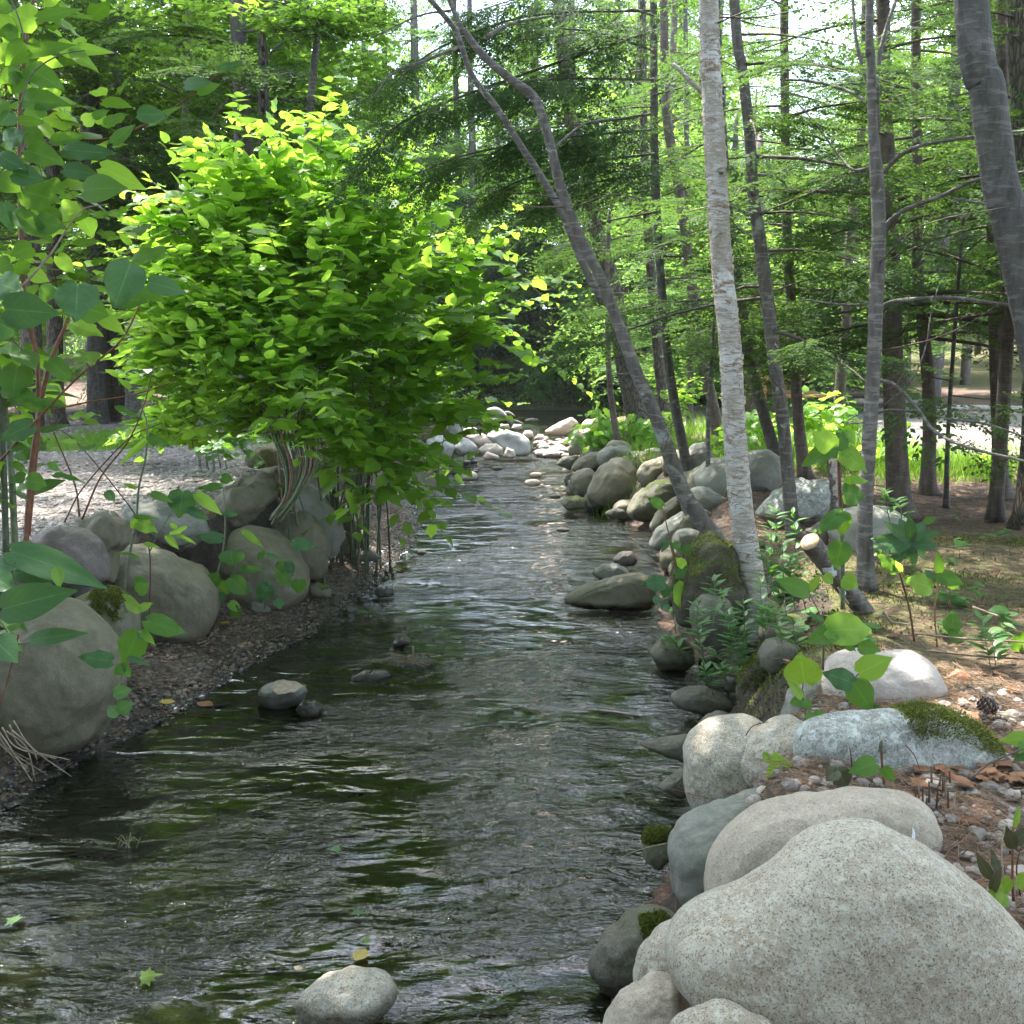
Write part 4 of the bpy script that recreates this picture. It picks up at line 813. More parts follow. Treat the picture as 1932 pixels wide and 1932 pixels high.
# leaning double tree: two stems from one foot
t, P, at = tree('tall thin double tree with lichen spots leaning left across the stream', 'barkg',
  [(1362,1050,36),(1321,977,31),(1288,927,29),(1254,831,27),(1227,761,25),(1204,711,24),(1177,640,22),(1137,533,21),(1087,433,20),(1057,350,19),(1041,283,18),(1021,213,17),(1004,180,18),(961,147,16),(917,110,14),(877,60,12),(850,5,9)], top=7.5, yw=6.7,
  limbs=[([(1137,570,0),(1101,500,-.02),(1064,410,-.1),(1021,333,-.15),(984,277,-.2),(937,203,-.25),(891,143,-.3),(864,67,-.35),(844,37,-.38),(800,-12,-.42),(720,-80,-.5)],(15,8)),
         ([(864,90,0),(800,115,-.2),(740,140,-.3),(700,190,-.3)],(7,3)),([(917,70,0),(965,45,.2),(1040,30,.4)],(10,4)),([(700,72,.2),(790,30,.3),(850,20,.2)],(3,5)),
         ([(1041,283,0),(1100,235,.1),(1150,225,.2)],(6,2))], dead=10,
  crown=lambda f, w_, at, P: leafy(f, w_, [((-1.8,7.4,7.2),(1.9,1.8,.8)),((-3.6,8.4,7.8),(1.9,1.9,.8)),((-2.6,9.2,8.4),(2.,1.7,.8)),((-4.6,9.4,8.6),(1.8,1.7,.8)),((-.9,6.0,7.6),(1.4,1.3,.7)),((-1.4,5.2,7.2),(1.3,1.3,.7))], 2000, SML, .2, .7, 7))  # unseen crown, placed and thickened to keep sun off the near stream
# yellow birch with peeling bark
t, P, at = tree('silvery tan birch with curling papery bark, nearest trunk on the right bank', 'birch',
  [(1432,1205,48),(1420,1100,48),(1400,977,46),(1386,811,43),(1377,644,41),(1362,500,40),(1352,333,39),(1343,167,38),(1337,0,37)], top=10, sides=20, dead=3,
  limbs=[([(1343,190,0),(1310,160,-.05),(1270,120,-.1)],(12,6))])
cb = Buf(); n = 2600; u = rng.random(n); z = P[0][2]+.05+u*3.6; C3 = np.array([at(q) for q in z]); az = rng.random(n)*6.283; rad = np.interp(z, [P[0][2], 3.5], [.068, .051])
nn = np.c_[np.cos(az), np.sin(az), np.zeros(n)]; tg = np.c_[-np.sin(az), np.cos(az), np.zeros(n)]
CURL = (np.array([(-.5,0,0),(.5,0,0),(-.55,.25,.25),(.5,.3,.3),(-.4,.3,.75),(.45,.25,.8)], float), np.array([(0,1,3),(0,3,2),(2,3,5),(2,5,4)]), np.zeros((6,2)))
Mx = np.stack([np.cross(tg, nn)*(.008+.026*rng.random(n)**2)[:, None], tg*(.009+.014*rng.random(n))[:, None]*rng.choice([-1, 1], n)[:, None], nn*(.004+.018*rng.random(n)**2)[:, None]], 2)
scatter(cb, CURL, Mx, C3+nn*rad[:, None]*.99); part('peeling_bark', cb, simple('papery_bark', (.42,.33,.24), (.6,.54,.47), 30, .6), t, kind='stuff')
mid = lambda n0=14, r=1.7: hcrown(2.1, 7.6, r, int(n0*1.7), 1.1)
tree('slim dark hemlock trunk between the leaning double tree and the birch', 'barkd', [(1305,925,20),(1290,850,19),(1270,744,18),(1257,644,17),(1245,500,16),(1236,333,16),(1234,180,15),(1233,0,14)], crown=hcrown(2.6, 5.8, 1.5, 16, .9), dead=16, group=hemg)
tree('slim grey-brown hemlock whose trunk just touches the left edge of the birch', 'barkb', [(1355,857,21),(1348,777,21),(1325,677,21),(1305,533,20),(1288,400,19),(1271,300,18),(1256,200,17),(1252,0,16)], crown=hcrown(2.6, 5.8, 1.5, 15, .9), dead=14, group=hemg)
tree('thinnest lichen-spotted sapling stem just left of the birch', 'barkg', [(1335,944,9),(1336,850,9),(1337,777,9),(1343,680,8),(1346,620,7),(1350,560,5)], top=None, dead=4, group=hemg, sides=8)
tree('dark hemlock trunk curving out from behind the right side of the birch', 'barkd', [(1460,850,24),(1455,831,23),(1431,744,22),(1408,644,22),(1390,520,20),(1372,380,18),(1360,200,16),(1352,0,14)], yw=11, crown=mid(16), dead=6, group=hemg)
tree('grey lichen-flecked trunk bowing left, first one right of the birch', 'barkg', [(1500,1015,26),(1495,994,26),(1485,877,25),(1475,777,24),(1461,677,25),(1447,560,25),(1433,450,24),(1421,367,23),(1415,267,21),(1401,133,20),(1385,0,20)], crown=mid(18), dead=14, group=hemg, yw=7.6,
     limbs=[([(1425,410,0),(1400,398,-.1),(1375,388,-.2)],(6,4)),([(1430,330,0),(1460,332,.3),(1480,345,.5)],(6,4))])
tree('straight dark brown hemlock trunk standing behind the lichen rock', 'barkb', [(1520,905,24),(1508,811,22),(1501,711,21),(1497,633,20),(1488,500,19),(1483,367,18),(1481,200,17),(1480,0,16)], crown=mid(20), dead=18, group=hemg)
tree('brown hemlock trunk rising out of the bright knotweed patch', 'barkb', [(1580,815,22),(1588,694,20),(1597,600,19),(1600,500,18),(1612,380,17),(1625,250,15),(1630,100,13),(1632,0,12)], yw=12.5, crown=hcrown(5.5, 11, 1.5, 16, .8), dead=10, group=hemg)
tree('pale grey lichen-banded tree with long bare crooked limbs reaching right', 'barkg', [(1634,1115,30),(1632,977,28),(1637,877,27),(1643,777,26),(1649,677,26),(1654,533,27),(1658,433,26),(1654,330,25),(1647,240,18),(1643,100,16),(1641,0,15)], sides=16, dead=8,
  limbs=[([(1657,325,0),(1652,240,0),(1640,170,0),(1618,90,.05),(1610,20,.1),(1608,-40,.1)],(9,6)),([(1655,250,0),(1658,120,0),(1672,55,0),(1690,0,0),(1700,-40,0)],(9,7)),
         ([(1668,325,0),(1690,300,-.1),(1730,277,-.2),(1800,263,-.3),(1905,250,-.4),(1950,245,-.5)],(9,4)),([(1660,440,0),(1700,400,-.1),(1780,368,-.25),(1840,340,-.4),(1950,322,-.6)],(11,5)),
         ([(1655,585,0),(1690,568,-.1),(1790,562,-.3),(1860,570,-.4),(1950,582,-.5)],(9,6)),([(1655,716,0),(1690,728,-.1),(1730,770,-.2),(1765,815,-.3),(1830,845,-.5),(1950,874,-.7)],(8,5)),
         ([(1655,780,0),(1680,773,-.1),(1730,778,-.15)],(5,4)),([(1645,198,0),(1600,172,.1),(1540,155,.2),(1482,150,.3)],(8,4)),([(1643,315,0),(1610,320,.1),(1580,290,.2),(1540,235,.3),(1505,195,.4)],(5,3)),
         ([(1640,572,0),(1590,575,-.1),(1515,565,-.2)],(5,3)),([(1800,375,-.3),(1860,385,-.4),(1950,400,-.5)],(5,4)),([(1780,790,-.3),(1860,800,-.4),(1950,830,-.5)],(4,3)),([(1800,263,-.3),(1790,230,-.3),(1850,180,-.3)],(2,1)),
         ([(1660,770,0),(1715,725,-.2),(1745,660,-.3),(1755,600,-.3),(1770,540,-.3)],(3,2))],
  crown=lambda f, w_, at, P: (leafy(f, w_, [((3.0,6.4,6.4),(1.4,1.4,1.0)),((1.9,6.8,7.4),(1.5,1.5,1.0))], 260, SML, .1, .5, 7),
     put(f, HEMS, np.array([W(x, y, tt) for x, y, tt in [(1905,245,5.9),(1880,255,6),(1930,330,5.8),(1890,345,5.8),(1900,380,5.7),(1860,330,5.9),(1760,800,6.1),(1800,790,6),(1850,760,5.9),(1880,735,5.9),(1930,700,5.8),(1900,765,5.8),(1940,770,5.7),(1860,850,5.8),(1790,840,5.9),(1880,860,5.7),(1925,845,5.7),(1810,760,6),(1840,790,5.9),(1780,770,6)]]), unit(np.c_[rng.normal(.7,.5,20), rng.normal(-.2,.4,20), rng.normal(-.1,.12,20)]), rng.uniform(.45,.8,20), .9))) 
tree('thick brown hemlock trunk standing right behind the lichen-banded tree', 'barkb', [(1700,975,44),(1695,920,42),(1688,777,40),(1684,644,37),(1681,500,33),(1676,333,29),(1669,200,27),(1666,0,25)], crown=mid(24, 2.), dead=14, group=hemg, sides=18)
tree('dark hemlock trunk with mossy foot, right of the thick brown one', 'barkb', [(1752,932,29),(1751,900,27),(1754,777,25),(1746,660,22),(1735,560,21),(1731,500,20),(1730,300,19),(1728,0,17)], crown=mid(22, 2.), dead=16, group=hemg)
tree('very thin bare sapling on the litter at the far right', 'barkd', [(1785,960,10),(1787,870,9),(1791,777,8),(1800,644,8),(1812,480,7),(1826,320,6),(1835,150,4)], top=None, dead=12, group=hemg, sides=7)
tree('dark hemlock trunk with green moss ring at its foot, farthest right on the litter', 'barkb', [(1890,940,34),(1887,880,29),(1885,811,27),(1879,660,25),(1875,520,23),(1870,380,21),(1866,200,18),(1864,0,16)], crown=mid(22, 2.1), dead=12, group=hemg)
tree('big smooth grey maple trunk leaning in from the right edge', 'barkm', [(2040,1085,82),(1990,800,76),(1955,633,72),(1928,500,70),(1903,400,67),(1885,333,65),(1862,167,64),(1832,0,62)], yw=5.6, sides=24, dead=3,
  crown=lambda f, w_, at, P: leafy(f, w_, [((2.2,5.2,7.4),(1.8,1.8,1.2)),((1.2,4.6,8.4),(1.8,1.8,1.0))], 360, SML, .11, .5, 7))
tree('upright grey trunk behind the top of the big leaning maple', 'barkb', [(1900,640,24),(1896,400,22),(1893,200,21),(1890,0,20)], yw=8.5, crown=mid(14), group=hemg)
tree('furrowed dark trunk cut by the right edge at the top', 'barkr', [(1960,700,50),(1945,400,47),(1932,200,44),(1922,0,42)], yw=8.2, crown=mid(12), group=hemg)
tree('big furrowed hemlock trunk at the bend, knotweed round its foot', 'barkr', [(1215,842,46),(1197,761,42),(1177,670,37),(1154,533,31),(1124,433,27),(1111,333,26),(1080,230,24),(1067,167,23),(1054,0,21)], yw=14.5, crown=hcrown(4.0, 7.0, 1.9, 18, 1.), dead=10, sides=18)
tree('slender brown trunk left of the big furrowed one at the bend', 'barkb', [(1167,845,14),(1154,761,12),(1149,700,11),(1147,644,10),(1145,540,9),(1150,400,8)], yw=13.4, top=None, dead=8, sides=9, group=hemg)
tree('middling brown trunk between the double tree and the slim dark hemlock', 'barkr', [(1262,830,26),(1252,760,22),(1243,680,20),(1232,560,18),(1222,420,17),(1215,250,15),(1212,0,13)], yw=15.5, crown=hcrown(3.4, 7.2, 1.9, 18, 1.), dead=8, group=hemg)
tree('narrow dark trunk far back between the slim dark hemlock and the birch', 'barkd', [(1302,800,13),(1303,650,12),(1300,500,11),(1296,300,10),(1293,0,9)], yw=18, crown=hcrown(4., 7.5, 1.8, 14, 1.), group=hemg)
# left side
lg = 'trees beyond the gravel on the left'
tree('stout dark trunk rising behind the top of the big bush', 'barkd', [(468,760,36),(462,500,34),(458,270,33),(452,120,31),(448,0,29)], yw=14, crown=hcrown(4.6, 10.5, 2.6, 26, 1.), dead=8, group=lg)
t, P, at = tree('dead snag riddled with woodpecker holes beside the stout dark trunk', 'barkr', [(500,760,24),(500,500,22),(497,270,21),(497,120,20),(493,68,15),(491,62,4)], yw=13, top=None, dead=8, group=lg)
for yy in (92, 120, 165, 181, 208, 232): 
    hb = Buf(); V, T, U = ICO[3]; c = WY(496, yy, 12.93); hb.add(V*[.022, .03, .035]+c, T, U, .5); part('hole', hb, simple('hollow', (.012,.01,.008)), t)
tree('slender grey trunk with pale patches above the middle of the bush', 'barkg', [(560,700,16),(575,400,15),(580,283,15),(590,150,14),(600,60,13),(602,0,13)], yw=13.5, dead=6, group=lg)
tree('grey-brown trunk standing at the back edge of the gravel, left of the bush', 'barkg', [(252,782,30),(249,644,26),(240,430,24),(235,330,22),(232,200,20),(212,100,18),(205,0,17)], yw=16.6, crown=hcrown(3.6, 11, 2.7, 34, 1.), dead=12, group=lg)
tree('thick nearly black trunk at the back edge of the gravel', 'barkd', [(184,782,38),(182,700,34),(181,600,31),(178,450,28),(175,200,24),(172,0,22)], yw=16.4, crown=hcrown(3.2, 11, 2.8, 36, 1.), dead=8, group=lg)
tree('pale shaggy trunk at the back of the gravel, left of the nearly black one', 'barkr', [(106,805,34),(104,700,30),(103,550,27),(100,300,24),(98,0,21)], yw=16, crown=hcrown(3.4, 11, 2.6, 30, 1.), dead=8, group=lg)
tree('brown trunk behind the leaves at the upper left', 'barkr', [(60,760,40),(58,500,34),(52,200,28),(30,40,24),(22,0,22)], yw=14.5, crown=hcrown(3.6, 11, 2.6, 30, 1.), dead=8, group=lg)

MBL = [(200,50,11,120,70),(350,110,10.5,110,70),(470,50,11,110,60),(560,110,11.5,90,60),(650,50,10,80,60),(700,150,10,60,70),(300,210,12,100,60),(160,160,12,90,60),(330,20,9.5,110,40),(560,20,9.5,110,40),(120,300,13,80,60),(620,170,10.5,60,60),(430,190,12,70,60)]
def mcrown(f, w_, at, P): leafy(f, w_, [(W(x, y, t), (a/N*t, .6, b/N*t)) for x, y, t, a, b in [(q[0], q[1], q[2]*1.3, q[3], q[4]) for q in MBL]], 900, MAPLE, .135, .55, 7)
tree('slim maple spreading bright star-shaped leaves across the upper left', 'barkg', [(330,760,18),(335,500,16),(345,300,14),(352,150,11),(356,0,9)], yw=15.5, top=8, dead=6, group=lg, crown=None, sides=10,
  limbs=[([(345,300,0),(420,200,-.8),(500,110,-1.5),(560,60,-2)],(7,3)),([(350,180,0),(270,150,-.4),(180,170,-.6),(120,210,-.6)],(6,2)),([(352,150,0),(450,130,-.8),(600,150,-1.6),(690,200,-2)],(6,2)),([(354,100,0),(300,70,-.8),(200,50,-1.2)],(5,2)),([(354,80,0),(430,30,-1.5),(540,10,-2.4)],(5,2)),([(345,320,0),(290,290,.2),(200,300,.4),(120,320,.5)],(5,2))])
_mp = [o for o in bpy.data.objects if str(o.get('label', '')).startswith('slim maple')][0]; _f, _w = Buf(), Buf(); mcrown(_f, _w, None, None); part('twigs', _w, M['twig'], _mp, kind='stuff'); part('foliage', _f, M['maple'], _mp, kind='stuff')
# hemlock limbs hanging over the middle of the picture, from the slim dark hemlock
root = [o for o in bpy.data.objects if str(o.get('label', '')).startswith('slim dark hemlock trunk between')][0]
def hang_limb(root, pts, t0, t1, lw, slen=.5, step=.075, mat='hem', dens=1.):
    ts = np.linspace(t0, t1, len(pts)); Pp = smooth_path([W(x, y, tt) for (x, y), tt in zip(pts, ts)], 6); b = Buf(); tube(b, Pp, np.linspace(lw, lw*.35, len(Pp))/N*t0/2, 6); l = part('limb', b, M['twig'], root)
    d = np.diff(Pp, axis=0); L = np.linalg.norm(d, axis=1).sum(); n = int(L/step*dens); u = np.sort(rng.random(n))**.8*.95+.05; cum = np.r_[0, np.cumsum(np.linalg.norm(d, axis=1))]/L
    C = np.stack([np.interp(u, cum, Pp[:, k]) for k in range(3)], 1); T = unit(Pp[-1]-Pp[0]); perp = np.cross(T, [0, 0, 1.]); perp = unit(perp); sdn = rng.choice([-1, 1], n)
    Dd = unit(T*.7+perp*sdn[:, None]*rng.uniform(.3, 1.1, n)[:, None]+[0, 0, -.28]+rng.normal(size=(n, 3))*.14); fb = Buf(); sc = slen*rng.uniform(.6, 1.25, n)*(1.15-.5*u)
    put(fb, HEM, C, Dd, sc); put(fb, HEMS, Pp[-1:][:], T[None], slen*1.3); o = link('foliage', fb.mesh('foliage', M[mat], abs_loc(l)), l); o['kind'] = 'stuff'
for pts, t0, t1, lw, sl in [
  ([(1228,215),(1100,235),(985,245)],8.4,7.2,5,.6),([(1228,245),(1050,262),(880,292),(780,330)],8.4,6.9,5,.7),([(1233,95),(1120,60),(1000,52)],8.4,7.4,5,.6),([(1233,150),(1020,150),(860,178)],8.4,7.1,5,.6),
  ([(1232,330),(1120,345),(1010,390)],8.4,7.8,4,.55),([(1228,60),(960,150),(760,230),(690,320)],8.4,6.7,6,.7),([(1226,20),(1000,30),(830,90),(740,160)],8.4,7,5,.7),([(1238,400),(1140,420),(1060,460)],8.4,8.6,4,.5),
  ([(1236,290),(1090,310),(960,350),(900,400)],8.4,7.6,5,.6),([(1225,-30),(1050,-20),(900,20)],8.4,7.6,5,.7),([(1232,180),(1300,160),(1340,130)],8.4,8.4,4,.5),([(1236,30),(1180,20),(1120,80)],8.4,8.0,4,.6)]:
    hang_limb(root, pts, t0, t1, lw, sl)

# ---------------------------------------------------------------- woods behind
def backdrop_tree(label, x, y, hgt, proto, group, s=1., rz=None):
    r = proto.copy(); COL.objects.link(r); r.location = (x, y, float(H(x, y))-.05); r.rotation_euler[2] = random.uniform(0, 6.28) if rz is None else rz; r.scale = (s, s, s*hgt); r['label'] = label; r['group'] = group
    for ch in proto.children:
        c = ch.copy(); COL.objects.link(c); c.parent = r
    return r
def proto_hem(seed, mat='hem', z0=.9, zt=12., rad=2.9, n=85, bark='barkd', tr=.16):
    t = thing('hemlock_tree', 'hemlock', 'tree', (0, 0, 0)); b = Buf(); tube(b, smooth_path([(0,0,-.2),(.03,0,4),(-.05,.05,8),(0,0,zt)], 5), np.linspace(tr, .03, 16), 9); part('trunk', b, M[bark], t)
    f, w_ = Buf(), Buf(); hemlock_crown(f, w_, (0, 0), z0, zt, rad, n, .62, scale=1.5); part('limbs', w_, M['twig'], t, kind='stuff'); part('crown', f, M[mat], t, kind='stuff'); return t
def proto_broad(seed, mat='broad', z0=1.2, zt=11, rad=2.6, ntw=900, size=.17, bark='barkb'):
    t = thing('broadleaf_tree', 'broadleaf', 'tree', (0, 0, 0)); b = Buf(); tube(b, smooth_path([(0,0,-.2),(.1,0,3),(-.1,.1,7),(0,0,zt-1)], 5), np.linspace(.13, .02, 16), 8); part('trunk', b, M[bark], t)
    f, w_ = Buf(), Buf(); bl = [(np.array([random.uniform(-.5, .5)*rad, random.uniform(-.5, .5)*rad, z0+1+(zt-z0-1.5)*k/9]), np.array([rad*random.uniform(.45, .75), rad*random.uniform(.45, .75), random.uniform(.5, .9)])) for k in range(10)]
    leafy(f, w_, bl, ntw, SML, size, .8, 8, hub=None); part('twigs', w_, M['twig'], t, kind='stuff'); part('crown', f, M[mat], t, kind='stuff'); return t
HP = [proto_hem(1), proto_hem(2, 'hemb', .6, 10, 2.6, 75), proto_hem(3, 'hem', 2.2, 13, 3., 85)]
BP = [proto_broad(1), proto_broad(2, 'maple', .7, 9, 2.4, 800, .15), proto_broad(3, 'broad', .3, 5.2, 2.0, 620, .14)]
first = {}
def place(proto, *a, **k):
    r = backdrop_tree(*a[:4], proto, *a[4:], **k); first[proto.name] = 1; return r
sides = lambda x: 'left' if x < -2 else 'right' if x > 2.5 else 'middle'
i = 0
spots = []
def az_px(x, y): return 966+x/(y*FW[1])*N*.97
# near rows, placed by hand (x, y, kind)
hand = [(-9.5,18.5,'b1'),(-7.6,20,'h1'),(-5.6,18.6,'b2'),(-4.4,20.5,'h0'),(-3.4,17.8,'h1'),(-6.6,16.9,'b0'),(-5.4,22.8,'h1'),(-11,17,'h0'),(-12.5,20,'b0'),(-8.5,24,'b1'),(-3.9,18.9,'b2'),
 (4.6,22.0,'h1'),(3.6,24,'b2'),(5.2,23,'h2'),(7.5,25,'h1'),(10,24.5,'h2'),(8.8,21.5,'h2'),(6.6,26.5,'h0'),(12.5,25,'b0'),(6.2,28,'b0'),(9,30,'b1'),(14.5,23.5,'h1'),(3.2,28,'b1'),(11.5,14,'h2'),(4.3,18.6,'b2')]
for x, y, k in hand: spots.append((x, y, k))
for x, y in [(-2.8,31.6),(1.8,31.5),(.2,34.6),(-3.9,32.6),(-1.7,33.6),(.6,32.9),(2.7,33.8),(-.5,36.5),(4.6,33)]: spots.append((x, y, 'h1'))
for row, (y, st) in enumerate([(32.5, 2.1), (36, 2.6), (41, 3.2), (48, 4.)]):
    x = -26-row*3
    while x < 28+row*3:
        if row in (1, 2) and -7 < x < 5: x += st; continue
        xx = x+random.uniform(-.6, .6); yy = y+random.uniform(-.9, .9); k = random.choice(['h1','h2','b0','b1','b1'] if row else (['h0','h2','h0','h2','h0'] if -7 < x < 6 else ['h1','b0','h2','b1'])); spots.append((xx, yy, k)); x += st
gh, gb = 'background hemlocks', 'background leafy trees'
def place_row(y): return 'nearest' if y < 19.5 else 'second' if y < 26 else 'third' if y < 34 else 'fourth' if y < 38.5 else 'fifth' if y < 44.5 else 'rearmost'
ORD = 'leftmost|second from left|third from left|fourth from left|fifth from left|sixth from left|seventh from left|eighth from left|ninth from left|tenth from left|eleventh from left|twelfth from left|thirteenth from left'.split('|')
_rank = {}
for q in sorted(spots, key=lambda q: az_px(q[0], q[1])): kk = (q[2], place_row(q[1])); _rank[q] = sum(1 for v in _rank if (v[2], place_row(v[1])) == kk)
for x, y, k in spots:
    px = az_px(x, y); hg = 1.
    if 1350 < px < 1580 and y > 18: hg = .62 if y < 40 else .5                    # a lower stretch of wood where the sky shows
    if hg == 1.: hg = 1.38 if (x < -2 and y < 27) else 1.25
    pr = {'h': HP, 'b': BP}[k[0]][int(k[1])]
    lb = {'h0': 'dark dense hemlock', 'h1': 'pale feathery hemlock', 'h2': 'tall hemlock bare low down', 'b0': 'bright leafy tree', 'b1': 'yellow-green maple', 'b2': 'low bright young tree'}[k]+' of the '+place_row(y)+' background row, '+(ORD[_rank[(x, y, k)]] if _rank[(x, y, k)] < 13 else 'toward the right')
    place(pr, lb, x, y, hg*random.uniform(.85, 1.15), gh if k[0] == 'h' else gb, s=random.uniform(.85, 1.15) if k[0] == 'h' else random.uniform(.9, 1.3))
t = thing('shade_maple', 'unseen maple added to close the sky over the left of the stream', 'tree', (-4.8, 3.4, .7), 'added shade trees round the viewpoint'); b = Buf(); tube(b, smooth_path([(-4.8,3.4,.5),(-4.7,3.5,4),(-4.3,3.8,7),(-4.2,4,9)], 5), np.linspace(.16,.04,16), 10); part('trunk', b, M['barkg'], t)  # added out of view to darken what the left water reflects
f, w_ = Buf(), Buf(); leafy(f, w_, [((-4.6,2.6,7.2),(1.9,1.8,.8)),((-3.2,4.6,7.4),(1.8,1.7,.8)),((-5.2,5.6,8.0),(1.9,1.8,.8)),((-2.2,2.4,7.6),(1.5,1.7,.7)),((-6.2,8.4,8.2),(1.6,1.6,.8)),((-1.6,4.4,7.8),(1.3,1.3,.6))], 1300, SML, .2, .7, 7); part('twigs', w_, M['twig'], t, kind='stuff'); part('foliage', f, M['shade_canopy'], t, kind='stuff')
t = thing('shade_maple', 'unseen spreading maple added behind the viewpoint to dim the sky light', 'tree', (4.6, -1.6, .6), 'added shade trees round the viewpoint'); b = Buf(); tube(b, smooth_path([(4.6,-1.6,.4),(4.4,-1.6,4),(3.8,-1.4,7),(3.4,-1,9.5)], 5), np.linspace(.2,.04,16), 10); part('trunk', b, M['barkg'], t)  # added out of view to cut sky light from overhead and behind
f, w_ = Buf(), Buf(); leafy(f, w_, [((3.6,-1.2,7.6),(2.4,2.2,1.)),((.4,-2.4,7.8),(2.4,2.2,1.)),((4.6,1.6,8.2),(2.2,2.0,.9)),((-2.6,-2.,7.8),(2.2,2.2,.9)),((1.4,.4,8.8),(1.8,1.4,.7)),((5.4,-4.4,7.4),(2.2,2.2,1.))], 1300, SML, .2, .8, 7); part('twigs', w_, M['twig'], t, kind='stuff'); part('foliage', f, M['shade_canopy'], t, kind='stuff')
for lb, tx, ty, bl in [('unseen tall maple added on the right to close off the sky', 6.2, 5.4, [((3.6,5.6,9.2),(1.9,2.0,1.0)),((5.8,7.6,9.6),(2.2,2.0,1.0)),((4.0,9.4,10),(1.9,1.9,1.0)),((6.2,4.0,9),(2.2,2.0,1.0)),((4.8,2.2,9.4),(2.,1.8,1.)),((7.4,11,10),(2.3,2.2,1.1)),((8.6,7,8.6),(1.8,2.2,1.6))]),  # two unseen maples added to close the canopy and lower ambient light
   ('unseen tall maple added on the left to close off the sky', -9.2, 9.6, [((-7.4,15.6,9.4),(2.3,2.0,1.0)),((-4.2,16.6,9.8),(2.2,1.8,1.0)),((-10,12,9),(2.3,2.2,1.1)),((-8.6,7.4,9),(2.2,2.2,1.0)),((-10.5,8,7),(1.6,2.2,1.4)),((-1.6,18.2,10.4),(1.8,1.7,1.0))])]:
    t = thing('shade_maple', lb, 'tree', (tx, ty, .7), 'added shade trees round the viewpoint'); b = Buf(); tube(b, smooth_path([(tx,ty,.5),(tx*.98,ty,4),(tx*.92,ty+.3,8),(tx*.85,ty+.5,10.5)], 5), np.linspace(.22,.05,16), 10); part('trunk', b, M['barkg'], t)
    f, w_ = Buf(), Buf(); leafy(f, w_, bl, 1700, SML, .2, .8, 7); part('twigs', w_, M['twig'], t, kind='stuff'); part('foliage', f, M['shade_canopy'], t, kind='stuff')
for j, (x, y, k) in enumerate([(-2,-4,0),(2.5,-5,0),(-6,-5.5,0),(-8,-3,0),(-4.5,-6,2),(.5,-8,0),(5,-6,2),(8,-2,0),(-10,4,0),(9.5,4,2),(3,-12,0),(-3.5,-11,0),(-7.5,1,2)]):
    place(HP[k], 'hemlock standing %s the viewpoint, outside the picture' % ('behind' if y < 0 else 'beside'), x, y, 1.15, 'hemlocks round the viewpoint')
for p in HP+BP:
    for c in list(p.children): bpy.data.objects.remove(c)
    bpy.data.objects.remove(p)
n = 22000; x = rng.uniform(-9, 8, n); y = rng.uniform(30.7, 35, n); ff = Buf(); hh = .15+.5*(.5+.5*wob(x, y, 1.7)); s = rng.uniform(.08, .16, n)
scatter(ff, SML, frames(unit(rng.normal(size=(n, 3))+[0, -.3, -.1]), unit(rng.normal(size=(n, 3))*.6+[0, -.4, 1]), s, s, s), np.c_[x, y, H(x, y)+rng.random(n)*hh]); link('undergrowth', ff.mesh('undergrowth', M['hemb']), None, kind='stuff')
# far, dense wood closing the view
f = Buf(); n = 42000; x = rng.uniform(-75, 75, n); y = rng.uniform(54, 62, n)+np.abs(x)*-.12; px = az_px(x, y); ht = 15+3*np.sin(x*.5)+2*np.sin(x*1.3); ht = np.where((px > 1370) & (px < 1570), 6.5, ht)
z = rng.random(n)*ht; s = rng.uniform(.5, .9, n); scatter(f, SML, frames(unit(rng.normal(size=(n, 3))+[0, 0, -.4]), unit(rng.normal(size=(n, 3))*.6+[0, -.3, 1]), s, s, s), np.c_[x, y, z+H(x, y)])
link('distant_woods', f.mesh('distant_woods', M['broad']), None, kind='stuff')
